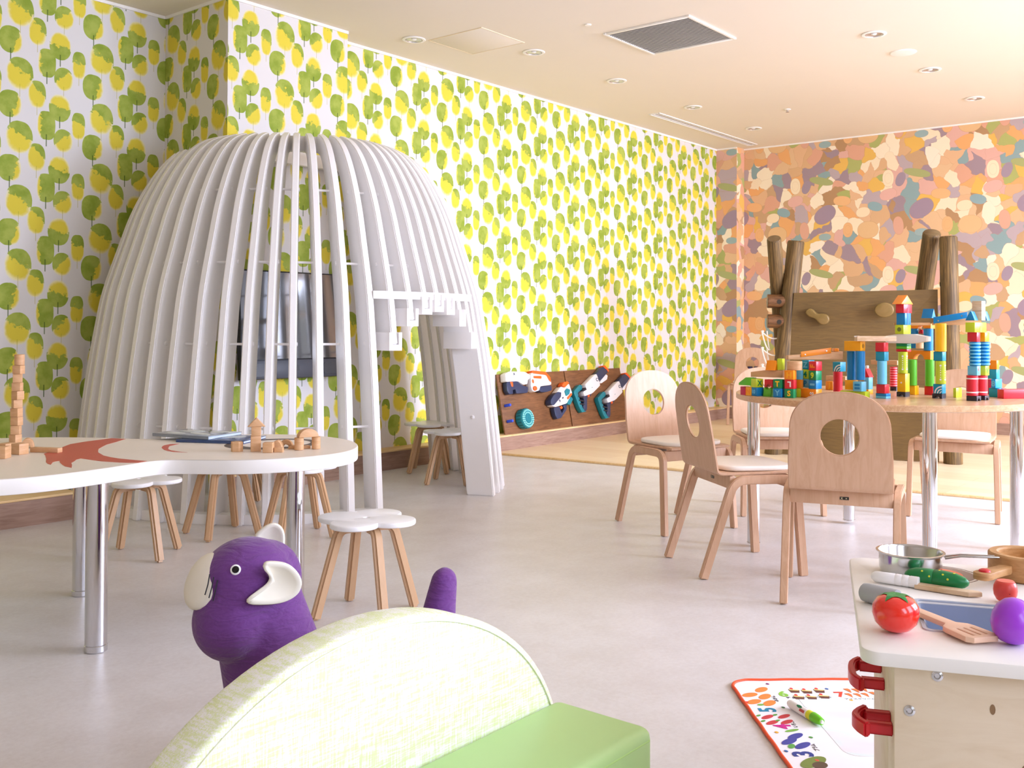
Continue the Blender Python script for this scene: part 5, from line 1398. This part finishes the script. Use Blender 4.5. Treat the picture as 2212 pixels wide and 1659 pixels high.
o = obj('knot', plate(circ(.004, 12, (0, 0), .008), .0004, basis((.0299, -.19, .42), (0, -1, 0), (0, 0, 1))), plain('knot_brown', '8A6A48', .6), side, smooth=0)
obj('far_panel', BX((.633, -.275, .239), (.014, .45, .476), .001), KITW, kt)
obj('back_panel', BX((.335, -.49, .239), (.58, .01, .476)), KITW, kt, smooth=0)
for y, z in ((-.072, .405), (-.112, .463)):
    obj('screw', lathe(NB(), [(.0085, 0), (.0085, .0015), (.005, .003), (.0035, .001), (0, .001)], (.0302, y, z), (-1, 0, 0), 20), STEEL, side)
for x0, x1, hx0, hx1 in ((.046, .178, .052, .128), (.184, .626, .262, .384)):
    dr = obj('door', BX(((x0+x1)/2, -.057, .24), (x1-x0, .014, .45), .001), KITW, kt)
    z = .36
    bm = NB()
    for hx in (hx0+.014, hx1-.014): box(bm, (hx, -.030, z), (.018, .042, .018), .002)
    q = fillet([(hx0-.002, -.012, z), (hx0+.02, .002, z), ((hx0+hx1)/2, .006, z), (hx1-.02, .002, z), (hx1+.002, -.012, z)], .03, 4)
    strip(bm, q, .024, .012, (0, 0, 1), bev=.003)
    obj('handle', bm, KRED, dr, smooth=50)
for x in (.05, .62): obj('plinth_rail', BX((x, -.28, .006), (.03, .40, .011)), KITW, kt, smooth=0)
# grey toy tap arching over the sink
def KW(x, y, z=KT): 
    v = Matrix.Rotation(KA, 3, 'Z') @ Vector((x, y, 0)); return Vector((KO.x+v.x, KO.y+v.y, z))
bm = NB()
q = [(.272, -.462, KT+.001), (.272, -.458, KT+.06), (.270, -.43, KT+.115), (.262, -.385, KT+.138), (.25, -.335, KT+.132), (.238, -.30, KT+.105), (.232, -.286, KT+.068)]
sp = fillet(q, .04, 5)
strip(bm, sp, .032, .020, (.97, .25, 0), bev=.004)
obj('tap', bm, plain('tap_grey', 'B4BCD0', .35), kt, smooth=50)

# things lying on the toy kitchen
K0 = KT+.0006
p = Vector((2.105, .668, K0))
t = thing('toy_saucepan', 'small shiny steel pan with a wire handle at the far corner of the worktop', 'pan', p)
obj('pan', lathe(NB(), [(0, .0), (.050, .0), (.058, .004), (.060, .012), (.0605, .040), (.066, .043), (.0665, .045), (.0615, .0455), (.0585, .041), (.057, .012), (.050, .004), (0, .0035)], seg=48, cap=False), STEEL, t, smooth=40)
hd = Vector((.38, -.925, 0)).normalized(); pd = Vector((hd.y, -hd.x, 0))
bm = NB(); a = hd*.064+Vector((0, 0, .036))
tube(bm, [a+pd*.010, a+hd*.03+pd*.008+Vector((0, 0, .006)), a+hd*.115+pd*.005+Vector((0, 0, .008)), a+hd*.130+Vector((0, 0, .008)), a+hd*.115-pd*.005+Vector((0, 0, .008)), a+hd*.03-pd*.008+Vector((0, 0, .006)), a-pd*.010], .0022, 10)
obj('handle', bm, STEEL, t)
p = KW(.585, -.335, K0)
t = thing('wooden_pan', 'round wooden toy frying pan with a red dot on its handle', 'pan', p, KA)
WP = woodmat('beech_toy', 'C99A66', 'B07F4C', (6, 6, 20), .5)
obj('pan', lathe(NB(), [(0, 0), (.066, 0), (.07, .003), (.07, .046), (.067, .049), (.054, .049), (.051, .046), (.051, .016), (0, .016)], seg=48, cap=False), WP, t, smooth=40)
obj('yellow_base', lathe(NB(), [(.050, .0163), (.049, .018), (0, .018)], seg=40, cap=False), plain('print_egg_yellow', 'F0C020', .5), t)
d = (KW(.40, -.195)-p); d = Matrix.Rotation(-KA, 3, 'Z') @ Vector((d.x, d.y, 0)); d.normalize(); s = Vector((-d.y, d.x, 0))
hpts = [(.066, -.013), (.13, -.014), (.165, -.018), (.178, -.01), (.178, .01), (.165, .018), (.13, .014), (.066, .013)]
hn = obj('handle', plate(smooth_loop(hpts, 1), .014, basis((0, 0, .019), d, s), bev=.002), WP, t)
obj('red_button', lathe(NB(), [(.011, 0), (.010, .003), (.006, .005), (0, .0058)], d*.156+Vector((0, 0, .033)), (0, 0, 1), 20), KRED, hn)
# cucumber
a, b = Vector((2.012, .650, K0+.0175)), Vector((2.020, .532, K0+.0175))
CUC = plain('cucumber_green', '0B7A3C', .3, var=.08)
d = b-a; L = d.length
t = thing('toy_cucumber', 'dark green wooden toy cucumber with yellow specks beside the steel pan', 'toy food', (a.x, a.y, K0))
pr = [(0, 0), (.006, .002), (.012, .009), (.0165, .022), (.0175, .04), (.0175, L*.455), (.0168, L*.46), (.0175, L*.465), (.0175, L-.045), (.0155, L-.025), (.010, L-.008), (.005, L-.002), (0, L)]
obj('cucumber', lathe(NB(), pr, (0, 0, .0175), d, 30, cap=False), CUC, t, smooth=60)
bm = NB(); Fm = frame_z(d)
for f, an in ((.3, 0), (.42, .9), (.62, .2), (.7, 1.0), (.78, -.5), (.22, 1.4), (.55, -.9)):
    up = Vector((-.55, -.3, .75)); up = (up-d.normalized()*up.dot(d.normalized())).normalized()
    q = Matrix.Rotation(an*.6, 3, d.normalized()) @ up
    lathe(bm, [(.0022, 0), (.0018, .0006), (0, .0008)], Vector((0, 0, .0175))+d*f+q*.0172, q, 8)
obj('specks', bm, plain('speck_yellow', 'D8D838', .5), t)
# white handled wooden knife
a, b = KW(.452, -.035, K0), KW(.385, -.225, K0)
d = (b-a); L = d.length; ang = math.atan2(d.y, d.x)
t = thing('toy_knife', 'wooden toy knife with a ribbed white handle lying near the left edge', 'toy knife', a, ang)
obj('blade', plate([(.085, -.011), (L-.02, -.012), (L, .004), (L-.006, .011), (.085, .011)], .009, Matrix.Translation((0, 0, .001)), bev=.0015), TOYWOOD2, t)
obj('handle', lathe(NB(), [(0, 0), (.006, .002), (.0105, .009), (.011, .045), (.0102, .047), (.011, .049), (.011, .058), (.0102, .060), (.011, .062), (.011, .071), (.0102, .073), (.011, .075), (.011, .090), (0, .090)], (0, 0, .0112), (1, 0, 0), 24, cap=False), WHITE, t)
# grey rolling handle behind the tomato
a, b = KW(.298, -.012, K0), KW(.255, -.075, K0)
t = thing('grey_roller', 'short matt grey toy cylinder lying behind the tomato', 'toy utensil', a, math.atan2(b.y-a.y, b.x-a.x))
obj('roller', lathe(NB(), [(0, 0), (.012, .001), (.016, .005), (.017, .012), (.017, .07), (0, .07)], (0, 0, .0171), (1, 0, 0), 28, cap=False), plain('utensil_grey', 'A4A6A8', .45), t)
# tomato
p = KW(.118, -.058, K0)
t = thing('toy_tomato', 'glossy red toy tomato with a green star top at the near corner', 'toy food', p, KA)
TOM = plain('tomato_red', 'EE2A18', .18, coat=.6, var=.02); TG = plain('leaf_green', '1D8A3E', .35)
pr = [(0, 0), (.012, .0008), (.024, .006), (.033, .016), (.0372, .030), (.036, .043), (.029, .054), (.018, .0595), (.008, .0595), (0, .058)]
ax = Vector((-.16, -.34, .93)).normalized()
def tp(bm): 
    bm.transform(Matrix.Translation((0, 0, .0)) ); return bm
obj('tomato', lathe(NB(), pr, (0, 0, 0), (0, 0, 1), 40, cap=False), TOM, t, smooth=70)
star = []
for i in range(10):
    a = 2*PI*i/10; r = .030 if i % 2 == 0 else .014; star.append((r*math.cos(a), r*math.sin(a)))
bm = NB(); cv = bm.verts.new((0, 0, .0592)); ring = []
def tz(r):
    for (r0, z0), (r1, z1) in zip(pr[::-1], pr[::-1][1:]):
        if r <= r1: return z0+(z1-z0)*(r-r0)/(r1-r0)+.0012
    return .05
vs = []
for i in range(10):
    x0, y0 = star[i]; x1, y1 = star[(i+1) % 10]
    for k in range(5):
        s = k/5; x = x0+(x1-x0)*s; y = y0+(y1-y0)*s; vs.append((x, y))
rows = [[bm.verts.new((x*f, y*f, tz(math.hypot(x*f, y*f)))) for x, y in vs] for f in (.35, .6, .8, 1.0)]
n = len(vs)
for i in range(n):
    bm.faces.new((cv, rows[0][i], rows[0][(i+1) % n]))
    for A, B in zip(rows, rows[1:]): bm.faces.new((A[i], B[i], B[(i+1) % n], A[(i+1) % n]))
o = obj('leaf_top', bm, TG, t, smooth=80)
bm = tube(NB(), [Vector((.0374*math.sin(x)*.30+.02, -.0372*math.sin(x)*.93, .03-.0295*math.cos(x))) for x in [PI*i/20 for i in range(2, 18)]], .0008, 6)
obj('cut_line', bm, plain('tomato_dark', 'A81408', .4), t)
# wooden spatula propped across the sink
a, b = KW(.245, -.085, K0), KW(.098, -.185, K0)
d = b-a; L = d.length
t = thing('toy_spatula', 'pale wooden toy spatula with three slots in front of the sink', 'toy utensil', a, math.atan2(d.y, d.x))
sp = [(-.02, -.009), (L-.07, -.011), (L-.058, -.026), (L-.046, -.029), (L, -.032), (L+.01, -.024), (L+.012, .020), (L+.004, .028), (L-.046, .027), (L-.058, .024), (L-.07, .011), (-.02, .009)]
slots = [rrect(L-.040, y-.0017, L-.002, y+.0017, .0012, 2) for y in (-.014, -.001, .012)]
obj('spatula', plate(sp, .009, Matrix.Translation((0, 0, .0035)), slots, bev=.0012), plain('spatula_wood', 'EBC3A6', .5, var=.03), t)
# aubergine and a small red apple
p = KW(.150, -.262, KT+.0024)
p = KW(.108, -.232, K0)
t = thing('toy_aubergine', 'bright purple toy aubergine cut off by the right picture edge', 'toy food', p)
obj('aubergine', lathe(NB(), [(0, 0), (.010, .0006), (.022, .006), (.031, .018), (.034, .032), (.031, .048), (.024, .061), (.014, .069), (.005, .072), (0, .0722)], seg=36, cap=False), plain('aubergine_purple', 'A23BD6', .3, coat=.3), t, smooth=70)
p = KW(.368, -.262, K0)
t = thing('toy_apple', 'small red toy apple half with a flat cut top behind the sink', 'toy food', p)
obj('apple', lathe(NB(), [(0, 0), (.008, .0006), (.015, .005), (.0195, .014), (.0205, .022), (.0195, .030), (.017, .036), (.015, .0385), (0, .0388)], seg=32, cap=False), plain('apple_red', 'E4483C', .35), t, smooth=60)
obj('cut_face', lathe(NB(), [(.0148, .0386), (.0145, .0394), (0, .0396)], seg=28, cap=False), plain('apple_cut', 'EE7460', .5), t)
obj('stem_hole', lathe(NB(), [(.0016, 0), (.001, .0004), (0, .0004)], (-.0165, -.011, .020), (-.84, -.55, 0), 10), plain('stem_dark', '7A1810', .6), t)

# ------------------------------------------------------------------ drawing mat with numbers, and its pen
MO = Vector((2.592, 1.322, .0006)); EL = Vector((-.753, -.658, 0)).normalized(); ET = Vector((.658, -.753, 0)).normalized()
MX = basis(MO, ET, -EL)          # local x along the top edge, y up the page (0 at the top edge)
mt = thing('drawing_mat', 'white water-drawing mat with an orange border, numbers and fruit on the floor', 'play mat', MO)
mt.matrix_world = MX
MATW = plain('mat_white', 'F2EFF2', .75, var=.01)
def wavy(x0, y0, x1, y1, r, amp):
    base = rrect(x0, y0, x1, y1, r, 10); o = []
    for i in range(len(base)):
        a = Vector(base[i]); b = Vector(base[(i+1) % len(base)]); n = max(1, int((b-a).length/.02))
        for k in range(n):
            p = a+(b-a)*k/n; w = amp*math.sin(len(o)*1.1); o.append((p.x+w*.6, p.y+w))
    return o
MW, MH = .86, .635
outm = wavy(0, -MH, MW, 0, .055, .0012)
obj('mat', plate(outm, .003, Matrix.Translation((0, 0, 0))), MATW, mt, smooth=0)
bm = tube(NB(), [(x, y, .0038) for x, y in outm], .0045, 8, closed=True)
for v in bm.verts: v.co.z = max(v.co.z, .0)
obj('border', bm, plain('border_orange', 'F0521E', .6), mt)
def cent(f): return f
def area():
    m, t, b = base_mat('mat_drawing_area')
    tc = t.add('ShaderNodeTexCoord').outputs['Object']
    n = t.noise(t.mapping(tc, (2, 5, 1)), 1.4, 2)
    cr = t.add('ShaderNodeValToRGB'); t.link(n, cr.inputs[0]); e = cr.color_ramp.elements
    e[0].position = .3; e[0].color = lin('F0DCE4'); e[1].position = .7; e[1].color = lin('F2E4DC')
    k = e.new(.5); k.color = lin('DEE8E8')
    t.link(cr.outputs[0], b.inputs['Base Color']); b.inputs['Roughness'].default_value = .75
    return m
obj('drawing_area', plate(rrect(.152, -MH+.13, MW-.15, -.118, .04, 8), .0006, Matrix.Translation((0, 0, .003))), area(), mt, smooth=0)
def ML(wx, wy): # world to mat
    d = Vector((wx-MO.x, wy-MO.y, 0)); return (d.dot(ET), d.dot(-EL))
PZ = .0032
ZC = [0]
def prn(name, pts, col, z=PZ, par=None):
    ZC[0] += 1; z = z+.00001*ZC[0]
    return obj(name, plate(pts, .0005, Matrix.Translation((0, 0, z))), plain('ink_'+col, col, .7, var=.08, scale=120), par or mt, smooth=0)
def num(body, wx, wy, col, rot, size=.052):
    x, y = ML(wx, wy); lettering('printed_number', body, size, Matrix.Translation((x, y, PZ+.0003)) @ Matrix.Rotation(R(rot), 4, 'Z'), plain('ink_'+col, col, .7), mt, th=.0006)
num('7', 2.688, 1.038, 'E8452E', 0); num('6', 2.592, 1.160, '8CC63F', 0)
num('5', 2.458, 1.143, '1C84A8', 90, .060); num('4', 2.380, 1.066, 'D0208C', 90, .058); num('3', 2.258, .962, '33408E', 90, .066)
def blob(wx, wy, rx, ry, rot, col, name):
    x, y = ML(wx, wy); a = R(rot)
    return prn(name, [(x+rx*math.cos(s)*math.cos(a)-ry*math.sin(s)*math.sin(a), y+rx*math.cos(s)*math.sin(a)+ry*math.sin(s)*math.cos(a)) for s in [2*PI*i/20 for i in range(20)]], col)
for wx, wy, r in ((2.584,1.219,5),(2.528,1.226,-15),(2.542,1.189,10),(2.489,1.195,-5),(2.506,1.159,8)):
    o = blob(wx, wy, .0135, .024, 90+38+r, 'F08A3C', 'printed_orange')
for wx, wy in ((2.414,1.122),(2.445,1.091),(2.388,1.097),(2.415,1.07)):
    blob(wx, wy, .009, .021, 125, 'C83A40', 'printed_strawberry'); 
    blob(wx-.006, wy+.022, .004, .008, 125, '5A9A3A', 'printed_leaf')
for wx, wy in ((2.344,1.017),(2.306,1.016),(2.304,.981)):
    blob(wx, wy, .0115, .027, 128, '44449A', 'printed_plum')
blob(2.372, 1.038, .006, .02, 110, '7CB048', 'printed_leaf'); blob(2.283, 1.000, .008, .014, 150, '5CA048', 'printed_leaf'); blob(2.480, 1.172, .006, .009, 100, '7CB048', 'printed_leaf')
blob(2.232, .925, .020, .042, 128, '7A8A3C', 'printed_pear'); blob(2.226, .907, .016, .020, 128, '5E4A34', 'printed_pear_shade')
for x, y in ((.160,-.0814),(.193,-.0876),(.2288,-.0831),(.1576,-.1297),(.191,-.131),(.2268,-.1265)):
    prn('printed_cake', [(x-.012, y-.016), (x+.010, y-.018), (x+.015, y), (x-.013, y+.008)], '6A3E2C')
    prn('printed_cream', [(x-.012, y+.001), (x+.012, y-.004), (x+.014, y+.002), (x-.012, y+.009)], 'F0D27A')
    prn('printed_cherry', circ(.0042, 12, (x-.003, y+.013), .007), 'E03A38')
for x, y in ((.3083,-.0848),(.3303,-.0855),(.3548,-.0803),(.2987,-.1202),(.3221,-.1208),(.3439,-.1186),(.3682,-.1106)):
    prn('printed_cone', [(x-.009, y+.012), (x+.004, y+.013), (x+.008, y+.004), (x+.004, y-.018)], 'EE7A3A')
for wx, wy, c in ((2.636,1.225,'8A2A6A'),(2.705,1.083,'2C62A8'),(2.473,1.208,'D8403C'),(2.553,1.113,'4A3A78'),(2.665,1.000,'F0B83A'),(2.50,1.118,'3C7A48'),(2.362,.985,'5CA048'),(2.337,1.062,'F0B030'),(2.248,.998,'3A6AA8'),(2.246,.922,'E0503C')):
    blob(wx, wy, .004, .0055, 30, c, 'printed_confetti')
for body, wx, wy, rot, size in (('チョコレートケーキ', 2.612, 1.095, 0, .014), ('みかん', 2.545, 1.162, 90, .014), ('いちご', 2.412, 1.052, 90, .014), ('プラム', 2.312, .955, 90, .014), ('アイスクリーム', 2.690, .985, 0, .012)):
    x, y = ML(wx, wy)
    try: lettering('printed_caption', body, size, Matrix.Translation((x, y, PZ+.0003)) @ Matrix.Rotation(R(rot), 4, 'Z'), plain('ink_black', '3A383C', .7), mt, bold=False, th=.0006)
    except Exception as e: print('caption skipped', e)
a, b = Vector((2.512, 1.108, 0)), Vector((2.438, .986, 0)); d = b-a; L = d.length
zb = .0043
t = thing('marker_pen', 'chunky white marker pen with a green cap lying on the drawing mat', 'pen', (a.x, a.y, zb), math.atan2(d.y, d.x))
r = .0115
obj('barrel', lathe(NB(), [(0, 0), (.007, .001), (.0095, .006), (r, .016), (r, L*.60), (0, L*.60)], (0, 0, r), (1, 0, 0), 28, cap=False), WHITE, t)
obj('yellow_band', lathe(NB(), [(r*1.01, L*.60), (r*1.02, L*.61), (r*1.02, L*.71), (r*1.01, L*.72)], (0, 0, r*1.02), (1, 0, 0), 28), plain('pen_yellow', 'D8DC20', .4), t)
obj('cap', lathe(NB(), [(r*1.05, L*.72), (r*1.08, L*.73), (r*1.0, L*.86), (r*.78, L*.95), (r*.72, L*.97), (0, L*.97)], (0, 0, r*1.08), (1, 0, 0), 28), plain('pen_green', '6CC81E', .35), t)
obj('tip', lathe(NB(), [(.005, L*.97), (.004, L), (0, L)], (0, 0, r*1.08), (1, 0, 0), 16), WHITE, t)
for a0, x0, x1, c, nm in ((-.3, .30, .45, '1C7A4C', 'printed_picture'), (.9, .34, .50, '2A8A58', 'printed_picture'), (1.3, .08, .14, 'C05A50', 'printed_label'), (-.9, .42, .56, 'C0504A', 'printed_label')):
    bm = NB(); rows = []
    for i in range(7):
        s = x0+(x1-x0)*i/6; w = .38*math.sin(PI*(i+.6)/7.2) if nm == 'printed_picture' else .3
        rows.append([bm.verts.new((L*s, (r+.0003)*math.sin(a0+w*k-.2), r+(r+.0003)*math.cos(a0+w*k-.2))) for k in (-1, -.5, 0, .5, 1)])
    for A, B in zip(rows, rows[1:]):
        for k in range(4): bm.faces.new((A[k], A[k+1], B[k+1], B[k]))
    obj(nm, bm, plain('ink_'+c, c, .6), t, smooth=60)

# ------------------------------------------------------------------ light: daylight through the window wall
W = bpy.data.worlds.new('sky'); SC.world = W; W.use_nodes = True
bg = W.node_tree.nodes['Background']; bg.inputs[0].default_value = (.93, .97, 1, 1); bg.inputs[1].default_value = 1.0
for i, (a, b) in enumerate(WINX):
    L_ = bpy.data.lights.new('window_daylight', 'AREA'); L_.shape = 'RECTANGLE'; L_.size = b-a; L_.size_y = Z1-Z0
    L_.energy = POW[i]*(b-a)*(Z1-Z0); L_.color = LCOL
    o = bpy.data.objects.new('window_daylight', L_); COL.objects.link(o)
    o.location = ((a+b)/2, YF-.95, (Z0+Z1)/2+.45); o.rotation_euler = (R(48), 0, 0)     # sky light falls inwards and down

# ------------------------------------------------------------------ camera
cd = bpy.data.cameras.new('camera'); cam = bpy.data.objects.new('camera', cd); COL.objects.link(cam)
al, th, ro = R(39.22), R(.7), R(.25)
F0 = Vector((math.cos(al), math.sin(al), 0)); R0 = Vector((math.sin(al), -math.cos(al), 0)); UZ = Vector((0, 0, 1))
Fv = F0*math.cos(th)+UZ*math.sin(th); U0 = -F0*math.sin(th)+UZ*math.cos(th)
Rv = R0*math.cos(ro)+U0*math.sin(ro); Uv = -R0*math.sin(ro)+U0*math.cos(ro)
cam.matrix_world = Matrix.Translation((0, 0, 1.0)) @ Matrix((Rv, Uv, -Fv)).transposed().to_4x4()
cd.sensor_fit = 'HORIZONTAL'; cd.sensor_width = 36; cd.lens = 2171/2212*36
cy = 704-2171*math.tan(th)
cd.shift_y = -(829.5-cy)/2212
cd.clip_start = .05
SC.camera = cam
SC.view_settings.view_transform = 'Standard'; SC.view_settings.look = 'None'; SC.view_settings.gamma = 1
SC.view_settings.use_curve_mapping = False; SC.view_settings.exposure = EXPO
SC.cycles.use_denoising = True
SC.cycles.max_bounces = 10; SC.cycles.diffuse_bounces = 6; SC.cycles.glossy_bounces = 4
SC.cycles.sample_clamp_indirect = 6
